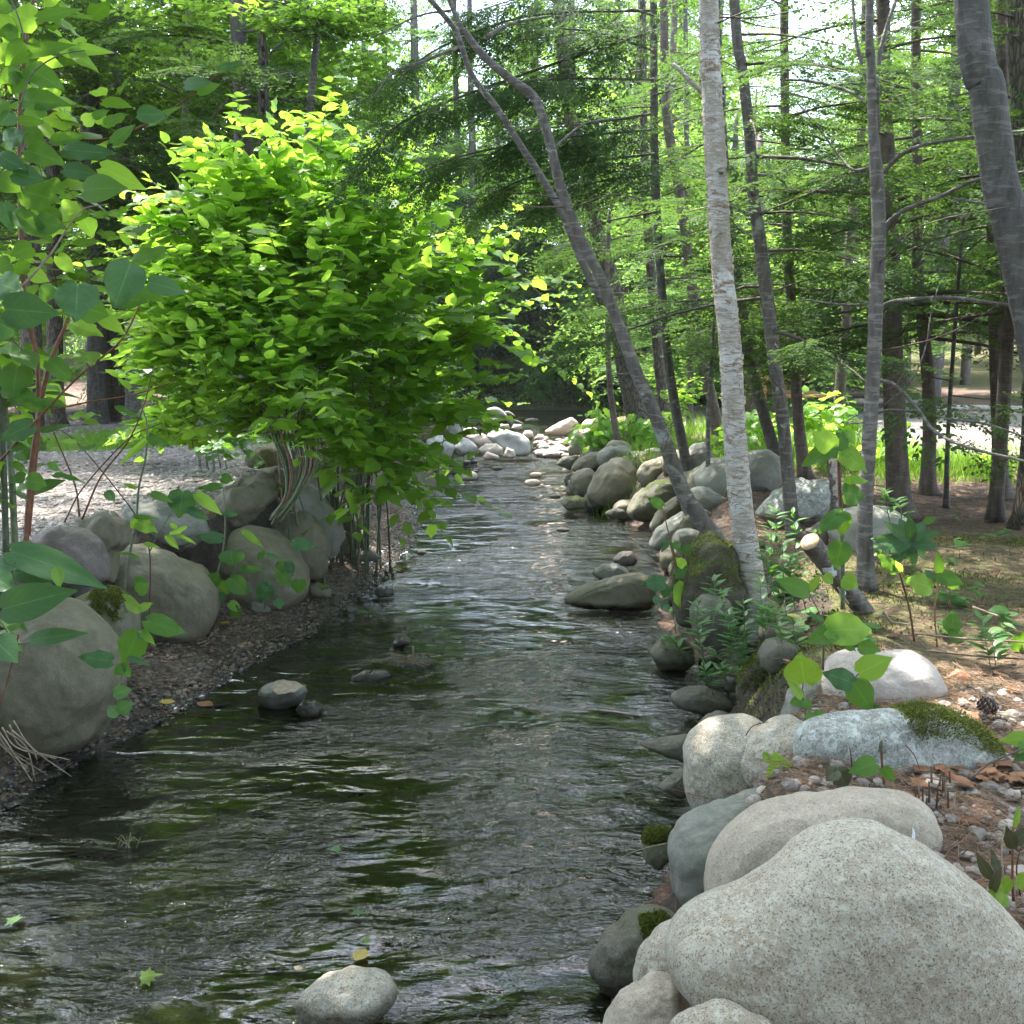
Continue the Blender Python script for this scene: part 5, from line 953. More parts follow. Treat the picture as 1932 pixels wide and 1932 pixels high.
# ---------------------------------------------------------------- knotweed bushes
def bush(label, blobs, base, nst, ntw, mat, size, nobj=280, tl=.55, nl=9, canes=(), loc=None, stemmat='stem', group='knotweed clumps', tm=(KNOT, KNOT2), dark=None, sw=.011, shoots=0):
    B = [(W(x, y, t), np.array([rx/N*t, dp, ry/N*t])) for x, y, t, rx, ry, dp in blobs]; bp = np.array(base, float)
    t = thing('knotweed_bush', label, 'bush', tuple(bp), group); leafs = []; tw = Buf(); tw2 = Buf()
    hub = bp+[0, 0, .9]
    leafy(None, tw, B, ntw, None, size, tl, nl, hub=hub, leafs=leafs, up=.5); part('twigs', tw, M[stemmat], t, kind='stuff')
    for k in range(shoots):                                      # long arching shoots breaking the outline
        c, r = B[rng.integers(len(B))]; v = unit(rng.normal(size=3)*[1, .8, .7]+[0, 0, .55]); p0 = c+v*r*.75; o = unit(v*[1, 1, .7]+[0, 0, .35]+rng.normal(size=3)*.15); L = rng.uniform(.45, .95); m = 11; ss = np.linspace(0, 1, m)
        path = p0+np.outer(ss*L, o)-np.outer(ss**2*L*.38, [0, 0, 1]); tube(tw2, path, np.linspace(.005, .0015, m), 4, cap=False); pp = unit(np.cross(o, [0, 0, 1.]))
        for i in range(1, m): d = unit(o*.6+pp*(1 if i % 2 else -1)+[0, 0, -.3]+rng.normal(size=3)*.15); sz = size*rng.uniform(.75, 1.1)*(1.1-.5*ss[i]); leafs.append((frames(d[None], np.array([[rng.normal()*.3, rng.normal()*.3, 1.]]), sz, sz, sz)[0], path[i]))
    part('twigs', tw2, M[stemmat], t, kind='stuff')
    for k in range(nst):                                         # arching canes from the foot to the crown
        c, r = B[k % len(B)]; e = c+unit(rng.normal(size=3))*r*.7; b0 = bp+[rng.normal()*.16, rng.normal()*.16, 0]; b0[2] = float(H(b0[0], b0[1]))-.03
        m = b0*.45+e*.55; m[2] = b0[2]+(e[2]-b0[2])*.75; m[:2] = b0[:2]*.62+e[:2]*.38; P = smooth_path([b0, b0*.75+m*.25+[0, 0, .15], m, e], 5); cb = Buf()
        tube(cb, P, np.linspace(sw, sw*.35, len(P)), 6); part('cane', cb, M[random.choice(['stem', stemmat, 'cane' if k % 3 == 0 else 'stem'])], t)
    P = np.array([l[1] for l in leafs]); dist = P[:, 1]-P[:, 2]*.0+np.abs(rng.normal(size=len(P)))*.15; order = np.argsort(dist)
    Mx = np.stack([l[0] for l in leafs])
    for j in order[:nobj]: leaf_obj(t, tm[j % len(tm)], mat, Mx[j], P[j])
    rest = order[nobj:]; f = Buf(); h = len(rest)//2
    scatter(f, tm[0], Mx[rest[:h]], P[rest[:h]]); scatter(f, tm[-1], Mx[rest[h:]], P[rest[h:]]); part('foliage', f, M[mat], t, kind='stuff'); return t
bush('huge bright green knotweed bush arching over the water from the left bank',
  [(430,470,8.8,150,140,.9),(580,370,9.0,150,130,.8),(720,440,8.9,140,120,.9),(850,560,9.0,95,100,.8),(700,560,8.5,150,140,.8),(560,560,8.6,170,150,.9),(800,690,8.9,95,100,.7),(720,770,8.7,100,90,.6),(790,860,9.0,60,55,.45),(690,850,8.6,80,50,.45),(880,480,9.1,60,60,.5),(360,420,9.0,70,80,.6),(905,620,9.1,45,60,.4),(620,700,8.7,100,110,.6),(580,300,9.0,95,55,.5),(460,340,9.0,100,60,.6),(710,330,9.1,80,50,.5),(330,520,8.9,70,110,.6),(930,560,9.1,35,50,.3),(760,900,8.9,60,40,.35),(690,920,8.6,60,35,.35),(840,760,9.1,70,60,.5)],
  (-1.45, 9.1, .7), 30, 400, 'knotb', .18, 290, tl=.85, nl=11, shoots=85)
t = bush('knotweed clump with a fan of bare grey canes sprouting between the left wall boulders',
  [(400,600,8.3,110,90,.7),(480,700,8.0,90,80,.6),(350,690,8.5,70,90,.6),(560,680,8.0,70,70,.5),(430,770,8.2,80,45,.5),(330,790,8.6,50,40,.4),(530,790,7.6,60,35,.25),(580,760,7.6,60,40,.25),(640,800,7.9,50,50,.3),(300,560,8.4,60,80,.4),(440,640,7.9,90,60,.4),(290,650,8.2,50,60,.4)],
  (-1.82, 8.2, .75), 5, 250, 'knotb', .15, 280, shoots=40)
for k in range(17):                                              # the fan of canes
    x1 = 505+k*7.5+random.uniform(-4, 4); pts = [(510+k*1.2, 985+random.uniform(-18, 6)), (538+k*1.6, 935), (536+k*3.8, 880), (530+(x1-530)*.75, 815), (x1-8, 755)]
    b = Buf(); stem(b, pts, 7.75+random.uniform(-.05, .05), [4.6, 4, 2.2], 6); part('cane', b, M[random.choice(['stem', 'cane', 'stem', 'stemr'])], t)
bush('low pale green knotweed fringe on the gravel behind the left wall', [(330,700,10.5,55,75,.6),(300,780,10.8,60,35,.5),(420,830,10,60,30,.4),(290,640,11,40,60,.5)], (-3.1, 10.4, .8), 9, 80, 'knot', .14, 120, sw=.006)
for k, (x, y, lb) in enumerate([(1390,800,'sunlit knotweed clump right behind the birch trunk'),(1440,790,'sunlit knotweed clump between the birch and the grey lichen-flecked trunk'),(1540,760,'tallest sunlit knotweed clump behind the straight dark brown trunk'),(1600,780,'sunlit knotweed clump at the foot of the brown trunk in the patch'),(1560,830,'low knotweed clump in front of the sunlit patch'),(1690,830,'knotweed clump behind the thick brown trunk'),(1745,860,'small knotweed clump by the mossy-footed dark trunk'),(1640,850,'knotweed clump between the lichen-banded trunk and the thick brown one'),(1890,880,'little yellow-green knotweed clump at the grass edge, far right')]):
    yy = 12.2-.25*(k % 3); p = WY(x, y, yy); g = float(H(p[0], p[1])); tt = float((p-CP)@FW)
    bush(lb, [(x, y, tt, 38, 42, .3), (x+18, y+28, tt, 34, 30, .3), (x-18, y+30, tt, 30, 28, .3)], (p[0], yy, g), 4, 17, 'knotb', .15, 100, tl=.3, nl=5, group='knotweed clumps in the patch behind the right trunks', sw=.006)
for k, (x, y, lb) in enumerate([(1140,790,'bright knotweed clump left of the slender trunk at the bend'),(1200,800,'knotweed clump round the foot of the big furrowed trunk'),(1110,815,'low knotweed clump hanging over the far rocks of the right bank')]):
    p = WY(x, y, 14); tt = float((p-CP)@FW); bush(lb, [(x, y, tt, 38, 26, .4), (x+15, y+18, tt, 36, 20, .4)], (p[0], 14.1, float(H(p[0], 14.1))), 3, 20, 'knotb', .15, 90, tl=.3, nl=5, group='knotweed clumps at the bend', sw=.006)
bush('pale feathery young foliage beside the far right trunks of the bend', [(1290,740,12.5,30,70,.3),(1270,790,12.5,35,40,.3)], (W(1285,800,12.5)[0], 12.5, .6), 3, 26, 'knotb', .10, 60, tl=.35, nl=6, group=None, sw=.005)

# ---------------------------------------------------------------- foreground knotweed, left: leaves set one by one
def C1(x, y): return x/3., y/3.
def C4(x, y): return x/3., 644+y/3.
t = thing('knotweed_plant', 'tall dark-leaved knotweed at the left edge with big leaves against the light', 'plant', tuple(W(60, 1040, 5.0)), 'foreground knotweeds')
for mt, tt, wd, pts in [('stemr',4.9,(11,10,8,6),[(52,1010),(65,870),(72,780),(70,680),(45,540),(37,330),(38,200),(50,77),(66,-20)]),('stem',5.0,(13,12,9),[(12,1060),(5,850),(-10,650),(-25,400)]),('stem',5.1,(14,12,8),[(30,1080),(22,900),(8,760),(-20,600)]),
   ('stemr',4.8,(11,10,7),[(48,1040),(55,930),(62,860),(90,700),(130,600)]),('stemr',4.7,(5,4,2),[(37,330),(110,270),(215,260),(310,215),(400,150),(455,112)]),('stemr',4.7,(5,4,3),[(0,870),(90,770),(160,700),(230,640),(270,560)]),
   ('cane',4.7,(5,4,2),[(42,540),(95,480),(150,400),(205,385)]),('stemr',4.8,(4,3,2),[(70,780),(160,760),(250,745),(330,720)]),('stem',4.6,(4,3,2),[(48,80),(30,20),(10,-20)]),('stem',4.6,(4,3,2),[(38,200),(60,140),(110,105),(160,95)]),('stemr',4.9,(4,3,2),[(155,980),(190,900),(240,835),(270,770),(290,690)]),('stemr',4.9,(4,3,2),[(150,975),(140,910),(95,800),(88,760)])]:
    b = Buf(); stem(b, pts, tt, wd, 8); part('cane', b, M[mt], t)
c1 = """200 120 60 70 4.3 150 b|215 100 455 45 4.2 60 k|100 190 -10 175 4.3 90 k|145 250 30 370 4.3 110 k|175 300 405 240 4.3 70 k|400 270 612 290 4.4 60 b|405 290 512 362 4.4 70 b|150 390 342 470 4.3 130 k|225 330 352 372 4.4 70 b|130 570 342 560 4.3 120 k|300 580 408 572 4.4 60 y|110 400 -10 470 4.3 90 k|20 800 150 750 4.2 110 d|470 690 552 655 4.5 70 b|530 660 622 620 4.5 50 k|590 700 732 640 4.4 60 k|290 800 482 758 4.3 70 k|370 850 682 868 4.1 95 d|150 850 342 900 4.2 130 k|-10 880 152 960 4.1 110 d|75 980 242 1010 4.1 120 d|365 960 562 985 4.2 90 d|480 1075 690 1050 4.1 150 k|575 950 812 1068 4.3 120 b|130 1080 342 1140 4.2 170 k|345 1170 432 1180 4.4 80 b|80 1200 262 1330 4.2 110 k|200 1250 375 1290 4.2 120 k|328 1450 422 1545 4.4 80 b|170 1540 275 1590 4.4 80 b|740 1490 655 1705 3.9 200 D|440 1610 425 1815 3.8 220 D|30 1750 312 1770 3.6 190 D|-20 1600 122 1650 3.7 170 D|850 1600 1055 1650 4.1 105 d|790 1640 935 1700 4.2 70 k|640 1690 812 1690 4.0 120 k|470 1740 615 1780 4.0 150 k|-10 1830 95 1880 3.6 180 D|760 1470 982 1390 4.1 75 k|560 1780 700 1880 4.1 80 b|400 1830 545 1880 4.1 90 b|640 810 760 690 4.3 70 k|780 650 930 640 4.0 95 d|850 700 1010 590 4.1 40 k|1050 480 1180 455 4.1 70 d|1120 520 1240 470 4.1 60 k|1235 390 1405 345 4.1 45 d|640 830 700 810 4.4 25 y|0 90 90 180 4.3 80 b|250 10 340 -10 4.4 60 b|60 260 -10 330 4.4 80 b|330 240 450 330 4.4 80 b|480 220 400 260 4.4 40 b|60 640 0 700 4.2 100 d|110 680 250 690 4.3 60 k|130 430 40 520 4.3 110 k|250 620 130 640 4.3 80 k|0 1000 110 1080 4.2 120 k|20 1150 70 1300 4.2 110 d|180 1400 60 1440 4.3 100 k|60 1490 -20 1530 4.2 110 k|300 1620 230 1700 4.2 90 k|330 480 250 540 4.4 90 b|230 450 160 380 4.4 80 b|50 20 -20 60 4.3 80 k|520 900 610 800 4.4 70 b|10 560 -20 640 4.2 90 k|280 1020 350 1090 4.3 80 k|230 700 310 780 4.4 60 b"""
MC = {'b': 'knotb', 'k': 'knotf', 'd': 'knotd', 'D': 'knotd', 'y': 'young'}
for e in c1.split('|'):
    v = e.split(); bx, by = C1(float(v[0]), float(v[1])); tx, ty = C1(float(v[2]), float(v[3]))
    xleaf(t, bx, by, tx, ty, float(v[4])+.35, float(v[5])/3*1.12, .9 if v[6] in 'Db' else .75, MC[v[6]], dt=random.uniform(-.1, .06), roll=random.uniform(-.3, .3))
c4 = """100 140 60 330 k 200|110 60 200 130 k 150|270 110 400 200 k 120|480 60 520 130 b 150|20 280 200 310 k 110|180 470 -10 560 d 130|130 350 230 390 k 60|190 330 300 410 k 70|70 690 150 730 k 50|150 790 265 800 k 130|140 770 60 770 k 80|270 700 350 720 k 60|90 640 150 670 k 50|300 760 460 770 k 40|410 420 560 410 b 50|480 450 560 460 b 50|430 570 340 560 b 40|540 590 420 620 k 30|660 370 780 420 k 40|240 340 380 350 k 60|60 600 150 590 k 70|100 860 150 880 k 40|20 30 100 60 k 90"""
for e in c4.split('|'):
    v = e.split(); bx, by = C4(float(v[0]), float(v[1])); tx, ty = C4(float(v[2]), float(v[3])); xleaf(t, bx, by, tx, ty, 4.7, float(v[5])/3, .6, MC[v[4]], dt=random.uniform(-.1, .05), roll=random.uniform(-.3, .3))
t = thing('knotweed_plant', 'knotweed branch with very large fresh leaves hanging in front of the egg-shaped boulder', 'plant', tuple(W(-60, 1150, 2.7)), 'foreground knotweeds')
b = Buf(); stem(b, [(-90,1130),(-20,1150),(10,1185),(28,1213),(60,1210)], 2.6, (5,4,2.5), 7); part('cane', b, M['stem'], t)
b = Buf(); stem(b, [(35,1196),(28,1230),(12,1290),(0,1330)], 2.7, (4,3.5,3), 7); part('cane', b, M['stemr'], t)
for x0, y0, x1, y1, tt, wp, f, m in [(15,1515,390,1408,2.35,215,.85,'D'),(70,1190,575,1355,2.7,190,.7,'d'),(180,1690,462,1638,2.4,100,.75,'D'),(-30,1690,85,1800,2.3,170,.9,'D'),(110,1270,290,1340,2.75,170,.8,'d'),(320,1285,336,1388,2.6,70,.9,'b'),(-20,1250,100,1290,2.7,120,.8,'d'),(-40,1330,60,1390,2.5,140,.8,'D'),(20,1560,150,1630,2.7,110,.7,'k'),(0,1650,130,1760,2.8,100,.7,'k'),(250,1230,20,1200,2.8,120,.6,'d')]:
    xleaf(t, *C4(x0, y0), *C4(x1, y1), tt, wp/3, f, MC[m], dt=-.04, tm=KNOT if wp > 150 else None)
t = thing('knotweed_plant', 'slender knotweed sapling with a thin green cane in front of the wedge-shaped boulder', 'plant', tuple(W(222,1230,6.0)), 'foreground knotweeds')
b = Buf(); stem(b, [(222,1195),(232,1130),(245,1045),(257,980),(262,920),(275,860),(277,800),(268,770)], 5.9, (6,5,4,2.5), 8); part('cane', b, M['stem'], t)
for x0, y0, x1, y1, wp, m in [(775,1020,893,1080,90,'b'),(860,860,975,905,50,'k'),(760,1210,650,1190,22,'k'),(750,1215,795,1225,22,'k'),(760,990,890,1000,30,'k'),(770,830,690,800,30,'b'),(830,560,660,700,40,'b'),(840,540,980,600,60,'k'),(760,1370,835,1355,80,'k'),(650,1470,790,1490,100,'b'),(770,1010,740,1060,50,'b'),(600,850,650,900,60,'d')]:
    xleaf(t, *C4(x0, y0), *C4(x1, y1), 5.75, wp/3, .7, MC[m])
t = thing('knotweed_plant', 'knotweed sprig with a large heart-shaped leaf before the banded pale rock', 'plant', tuple(W(300,1100,6.1)), 'foreground knotweeds')
b = Buf(); stem(b, [(283,1040),(300,1005),(325,965),(345,930)], 6.1, (2.5,2,1.5), 6); part('cane', b, M['stem'], t)
b = Buf(); stem(b, [(280,1215),(283,1050),(262,985),(225,930),(140,830),(85,800)], 6.1, (3,2.5,2), 6); part('cane', b, M['stemr'], t)
b = Buf(); stem(b, [(122,985),(150,930),(200,870),(240,830),(262,815),(300,800)], 6.1, (3,2.5,2), 6); part('cane', b, M['stemr'], t)
for x0, y0, x1, y1, wp, m in [(1035,852,1010,1002,165,'d'),(1110,865,1255,975,70,'b'),(1060,950,1180,1000,60,'d'),(990,1035,975,1060,50,'b'),(1005,1060,1018,1088,105,'b'),(1000,1095,1112,1142,24,'b'),(940,1100,1010,1170,45,'y'),(820,1145,905,1165,30,'b'),(960,920,1040,860,60,'d')]:
    xleaf(t, *C4(x0, y0), *C4(x1, y1), 5.9, wp/3, .8, MC[m])
t = thing('knotweed_plant', 'knotweed sprig with small heart leaves climbing over the dome-shaped boulder', 'plant', tuple(W(425,1150,7.1)), 'foreground knotweeds')
for pts, wd in [([(408,1090),(422,1030),(425,970),(420,915)],(4,3,2)),([(500,1150),(497,1090),(495,1050)],(2,2,1)),([(440,1150),(442,1110),(445,1060)],(2,2,1)),([(530,1150),(512,1110),(508,1080)],(2,2,1))]:
    b = Buf(); stem(b, pts, 7.05, wd, 6); part('cane', b, M['stem'], t)
for x0, y0, x1, y1, wp, m in [(1255,1115,1100,1100,75,'d'),(1310,1185,1315,1272,150,'d'),(1240,1340,1120,1390,90,'k'),(1300,1340,1400,1430,110,'k'),(1270,1440,1160,1460,55,'d'),(1290,1360,1275,1440,90,'k'),(1360,1290,1485,1290,45,'k'),(1660,1140,1800,1165,75,'d'),(1560,1270,1670,1270,60,'k'),(1580,1300,1640,1390,90,'k'),(1690,1350,1690,1430,90,'k'),(1520,1380,1460,1480,110,'d'),(1570,1460,1590,1520,60,'d'),(1490,1380,1550,1400,70,'d'),(1380,1075,1495,1170,45,'b'),(1510,1205,1590,1230,30,'d'),(1250,820,1110,830,50,'k'),(1270,970,1345,980,45,'d'),(1255,770,1320,790,70,'k'),(1350,1510,1300,1560,80,'k'),(1300,1480,1370,1530,60,'b'),(1400,1400,1430,1420,30,'d'),(1630,1250,1660,1330,60,'d'),(1500,1190,1450,1230,40,'k')]:
    xleaf(t, *C4(x0, y0), *C4(x1, y1), 6.95, wp/3, .8, MC[m])
t = thing('knotweed_plant', 'knotweed seedling with two dark folded leaves beside the egg-shaped boulder', 'plant', tuple(W(228,1330,4.6)), 'foreground knotweeds')
b = Buf(); stem(b, [(222,1330),(225,1290),(240,1250),(262,1205),(265,1150)], 4.55, (4,3,2), 7); part('cane', b, M['stem'], t)
for x0, y0, x1, y1, wp, m in [(780,1655,690,1835,170,'k'),(630,1810,435,1780,110,'d'),(835,1580,1060,1655,125,'k'),(800,1640,880,1720,50,'b'),(730,1790,850,1830,35,'d'),(780,1420,835,1370,80,'k'),(790,1530,700,1465,60,'y'),(790,1520,855,1480,50,'y'),(700,1840,640,1890,70,'k'),(690,1840,740,1900,60,'k'),(790,1640,830,1690,60,'d')]:
    xleaf(t, *C4(x0, y0), *C4(x1, y1), 4.5, wp/3, .8, MC[m])
for x0, y0, x1, y1 in [(215,1310,245,1300),(225,1340,250,1325),(222,1350,205,1330)]: xleaf(t, x0, y0, x1, y1, 4.5, 28, .8, 'knot')

fl = [o for o in bpy.data.objects if str(o.get('label', '')).startswith('tall dark-leaved')][0]; lv = []; tw = Buf()
leafy(None, tw, [(W(x, y, tt), (a/N*tt, .35, b/N*tt)) for x, y, tt, a, b in [(40,120,5.2,60,130),(90,330,5.2,90,110),(50,520,5.2,80,110),(140,480,5.3,70,70),(60,720,5.2,80,90),(160,180,5.3,60,60),(20,900,5.2,40,90),(60,40,5.3,60,60)]], 34, None, .17, .5, 6, leafs=lv); part('twigs', tw, M['stemr'], fl, kind='stuff')
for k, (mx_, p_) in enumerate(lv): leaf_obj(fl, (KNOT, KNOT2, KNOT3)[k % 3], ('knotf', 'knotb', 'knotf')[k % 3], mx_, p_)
# ---------------------------------------------------------------- foreground plants, right bank (display pixels)
def plant(label, t0, canes, leaves, group='seedlings of the right bank', cat='plant', name='knotweed_plant'):
    bx, by = canes[0][1][0]; th = thing(name, label, cat, tuple(W(bx, by, t0)), group)
    for mt, pts, wd in canes: b = Buf(); stem(b, pts, t0, wd, 8); part('cane', b, M[mt], th)
    for L in leaves:
        x0, y0, x1, y1, wp, m = L[:6]; xleaf(th, x0, y0, x1, y1, t0-.06, wp, L[6] if len(L) > 6 else .75, {'o': 'olive', **MC}[m], dt=random.uniform(-.05, .02), roll=random.uniform(-.2, .2))
    return th
plant('tall reddish knotweed cane standing before the lichen-banded tree, leafy only at top', 4.9, [('stem',[(1590,1150),(1590,1050),(1588,985)],(9,8,8)),('stemr',[(1588,985),(1584,920),(1582,868),(1578,845)],(8,7,4)),('stemr',[(1584,930),(1596,918),(1612,905)],(2,1.5,1))],
  [(1578,842,1514,872,38,'k'),(1574,846,1535,815,44,'b'),(1580,846,1592,812,34,'k'),(1590,852,1637,890,44,'b'),(1592,930,1634,936,50,'k'),(1588,968,1540,1006,36,'k'),(1590,965,1590,1010,34,'k'),(1588,1025,1576,1076,46,'k'),(1590,1092,1618,1106,34,'b'),(1594,905,1640,906,18,'b'),(1600,910,1605,905,14,'y'),(1585,850,1612,862,16,'b'),(1598,815,1615,840,20,'d'),(1618,905,1636,910,12,'y')])
plant('knotweed seedling with one very large flat leaf behind the pinkish boulder', 4.35, [('stem',[(1553,1265),(1554,1200),(1553,1172)],(4.5,4,3)),('stemr',[(1553,1175),(1538,1140),(1517,1105)],(2.5,2,1.5))],
  [(1557,1190,1650,1183,68,'b',.8),(1580,1192,1526,1206,40,'k'),(1525,1117,1468,1092,36,'k'),(1528,1112,1548,1083,16,'y'),(1555,1085,1572,1100,22,'y'),(1552,1170,1520,1155,12,'d'),(1596,1215,1615,1228,18,'k'),(1620,1222,1660,1225,30,'k')])
plant('knotweed seedling with a round yellow-green leaf behind the lichen boulder', 3.95, [('stem',[(1521,1360),(1517,1325),(1514,1300)],(4,3.5,3)),('stemr',[(1514,1300),(1516,1275),(1514,1250)],(2.5,2,1.5)),('stemr',[(1517,1322),(1500,1312),(1486,1278)],(2,1.5,1))],
  [(1518,1288,1509,1232,74,'y',.95),(1514,1322,1490,1324,24,'k'),(1516,1322,1530,1336,22,'k'),(1540,1352,1556,1345,26,'k'),(1512,1316,1487,1280,18,'y'),(1512,1264,1510,1236,10,'y'),(1520,1355,1540,1350,22,'k')])
plant('knotweed shoot holding three broad leaves across the pinkish boulder', 4.0, [('stemr',[(1606,1290),(1614,1278),(1623,1268)],(3,2.5,2))], [(1621,1270,1684,1239,50,'b',.85),(1608,1288,1552,1268,44,'d',.85),(1610,1288,1646,1343,54,'k',.95),(1642,1340,1668,1342,24,'d')])
plant('knotweed seedling with a notched pale green leaf on the dull boulder', 3.75, [('stemr',[(1508,1512),(1497,1490),(1478,1468)],(2.5,2,1.5))], [(1486,1484,1462,1424,62,'b',.95),(1480,1487,1430,1521,32,'b',.9),(1508,1484,1535,1508,24,'d',.9),(1478,1508,1500,1515,24,'d',.9),(1440,1420,1455,1440,14,'y'),(1512,1462,1520,1485,26,'d',.9)])
plant('low knotweed shoots with small round leaves among dry stubs by the lichen boulder', 3.45, [('stemr',[(1668,1480),(1664,1440),(1663,1402)],(5,5,5)),('stemr',[(1608,1452),(1606,1430),(1603,1410)],(3,3,2)),('stemr',[(1735,1450),(1725,1425),(1708,1405)],(2,2,2)),('stem',[(1662,1418),(1662,1405),(1664,1396)],(7,8,3))],
  [(1652,1440,1605,1455,40,'k',.85),(1668,1450,1688,1475,24,'k',.85),(1580,1450,1600,1490,40,'o',.9),(1580,1452,1560,1470,30,'o',.9)])
plant('knotweed seedlings with red canes and pointed leaves on the mossy floor', 5.0, [('stemr',[(1725,1210),(1716,1150),(1700,1090),(1695,1075)],(4.5,4,3)),('stemr',[(1768,1220),(1764,1150),(1775,1100)],(3,3,2)),('stemr',[(1793,1150),(1792,1100),(1790,1040)],(2,1.5,1))],
  [(1757,1108,1706,1092,44,'b',.8),(1690,1078,1655,1042,26,'k'),(1694,1074,1664,1060,20,'k'),(1768,1085,1820,1100,32,'k'),(1790,1095,1812,1112,24,'k'),(1772,1080,1770,1040,18,'k',.9),(1700,1078,1690,1058,14,'b'),(1762,1090,1746,1075,16,'d'),(1795,1190,1800,1150,36,'k',.9),(1790,1200,1822,1195,30,'k',.9),(1915,1200,1945,1230,44,'k',.95)])
plant('broad-leaved green plant at the right edge beside the flat stone', 3.6, [('stem',[(1960,1400),(1950,1390),(1930,1388)],(3,2,2))], [(1940,1392,1892,1396,30,'b',.85),(1940,1400,1925,1418,24,'k'),(1950,1420,1915,1432,24,'d')])
plant('brown-tinged young shoots poking up from the gravel at the right edge', 2.7, [('stemr',[(1882,1720),(1873,1670),(1860,1640)],(5,4,3)),('stemr',[(1912,1700),(1910,1640),(1912,1560)],(6,5,4)),('cane',[(1893,1660),(1890,1600),(1895,1560)],(3,3,2)),('stemr',[(1925,1690),(1918,1640),(1925,1600)],(3,3,2))],
  [(1868,1655,1845,1615,22,'o',.8),(1872,1680,1885,1640,20,'o',.8),(1885,1650,1870,1600,18,'o',.8),(1912,1600,1900,1560,26,'o',.8),(1914,1590,1945,1560,26,'o',.8),(1914,1560,1925,1520,12,'y',.8),(1905,1660,1885,1690,24,'y',.9),(1900,1690,1862,1690,44,'y',.95),(1918,1660,1950,1668,34,'y',.95),(1880,1680,1880,1710,26,'y',.95)])
plant('shiny compound-leaved plant before the pale boulder on the right', 5.9, [('stem',[(1728,1080),(1722,1050),(1718,1025)],(2,2,1.5))],
  [(1718,1022,1698,978,30,'d',.9),(1718,1020,1716,970,24,'d',.9),(1722,1018,1745,980,26,'d',.9),(1724,1020,1775,1000,24,'d',.9),(1724,1025,1776,1030,22,'d',.8),(1722,1030,1755,1052,20,'d',.8),(1715,1028,1700,1060,22,'d',.9),(1714,1026,1650,1014,30,'d',.8),(1716,1032,1728,1072,22,'d',.9),(1712,1024,1668,1042,26,'d',.8),(1706,1012,1672,985,22,'d',.8),(1745,985,1768,975,14,'k'),(1680,1060,1705,1050,22,'d')], name='leafy_plant')
plant('heart-leaved knotweed with one leaf hanging by the water below the double tree', 6.3, [('stemr',[(1300,1180),(1285,1100),(1268,1030),(1250,960)],(4,3,2)),('stemr',[(1285,1100),(1270,1050),(1262,1010)],(3,2,2)),('stemr',[(1305,1130),(1292,1060),(1282,1010)],(5,4,3)),('cane',[(1240,1150),(1262,1100),(1275,1070)],(2,2,1)),('cane',[(1190,1013),(1218,1045),(1246,1070)],(2,2,1))],
  [(1288,1098,1294,1157,44,'b',.95),(1255,1098,1210,1102,34,'d',.8),(1258,1105,1254,1128,22,'d',.9),(1262,1140,1245,1148,24,'d'),(1240,1125,1238,1142,16,'d'),(1310,1088,1340,1082,20,'d'),(1275,1085,1300,1072,22,'k'),(1335,1100,1360,1085,34,'k',.9),(1345,1100,1330,1120,28,'d'),(1250,955,1222,938,22,'k'),(1262,1018,1248,1040,14,'d'),(1270,1035,1285,1020,18,'k'),(1284,1040,1310,1030,16,'k'),(1292,1068,1275,1052,20,'b'),(1325,1070,1333,1050,18,'k'),(1368,1072,1358,1052,20,'k'),(1362,1125,1338,1130,32,'d'),(1365,1110,1392,1118,28,'k')])
def herb(label, t0, stems, L=.075, mat='herb', group='narrow-leaved herbs of the right bank', pairs=7):
    bx, by = stems[0][0]; th = thing('herb', label, 'plant', tuple(W(bx, by, t0)), group); lv = []
    for pts in stems:
        b = Buf(); P = stem(b, pts, t0+random.uniform(-.08, .08), (2.2, 1.8, 1), 5, n=6); part('stalk', b, M['stem'], th)
        for u in np.linspace(.25, 1, pairs):
            i = min(int(u*(len(P)-1)), len(P)-2); T = unit(P[i+1]-P[i]); a = random.uniform(0, 3.14); side = np.array([math.cos(a), math.sin(a)*.6, .15]); 
            for s in (-1, 1):
                d = unit(side*[s, s, 1]+T*.35+[0, 0, .05]); ll = L*random.uniform(.75, 1.25)*(1.15-.35*u); Mx = frames(d[None], unit(T+CP/3-[0, .35, 0])[None], ll*1.1, ll, ll)[0]; leaf_obj(th, LANCE, mat, Mx, P[i])
    return th
herb('narrow-leaved herb trailing down to the water in front of the peat mound', 5.55, [[(1330,1250),(1318,1200),(1315,1160),(1318,1135)],[(1345,1300),(1330,1265),(1322,1220),(1318,1190)],[(1345,1310),(1340,1280),(1325,1255)]])
herb('bushy narrow-leaved herb in front of the birch foot', 5.2, [[(1400,1230),(1405,1180),(1402,1130)],[(1385,1250),(1380,1200),(1372,1150)],[(1440,1200),(1437,1150),(1434,1090)],[(1395,1260),(1392,1210),(1395,1160)],[(1445,1210),(1448,1170),(1450,1140)],[(1375,1270),(1400,1235),(1415,1190)]], pairs=9)
herb('narrow-leaved herb right of the birch foot beside the sawn log', 5.6, [[(1455,1110),(1455,1060),(1455,985)],[(1480,1130),(1478,1080),(1475,1000)],[(1500,1150),(1492,1090),(1490,1040)],[(1465,1130),(1448,1090),(1445,1030)],[(1520,1150),(1512,1110),(1508,1060)],[(1485,1180),(1480,1140),(1462,1100)]], L=.095)
herb('narrow-leaved herb on the litter at the far right', 4.7, [[(1870,1265),(1860,1210),(1850,1160)],[(1880,1270),(1875,1225),(1868,1190)]], L=.09)
herb('small upright herb before the pale boulder behind the lichen-banded trunk', 6.8, [[(1680,990),(1672,950),(1668,925)],[(1700,1000),(1700,960),(1690,940)]], L=.09)
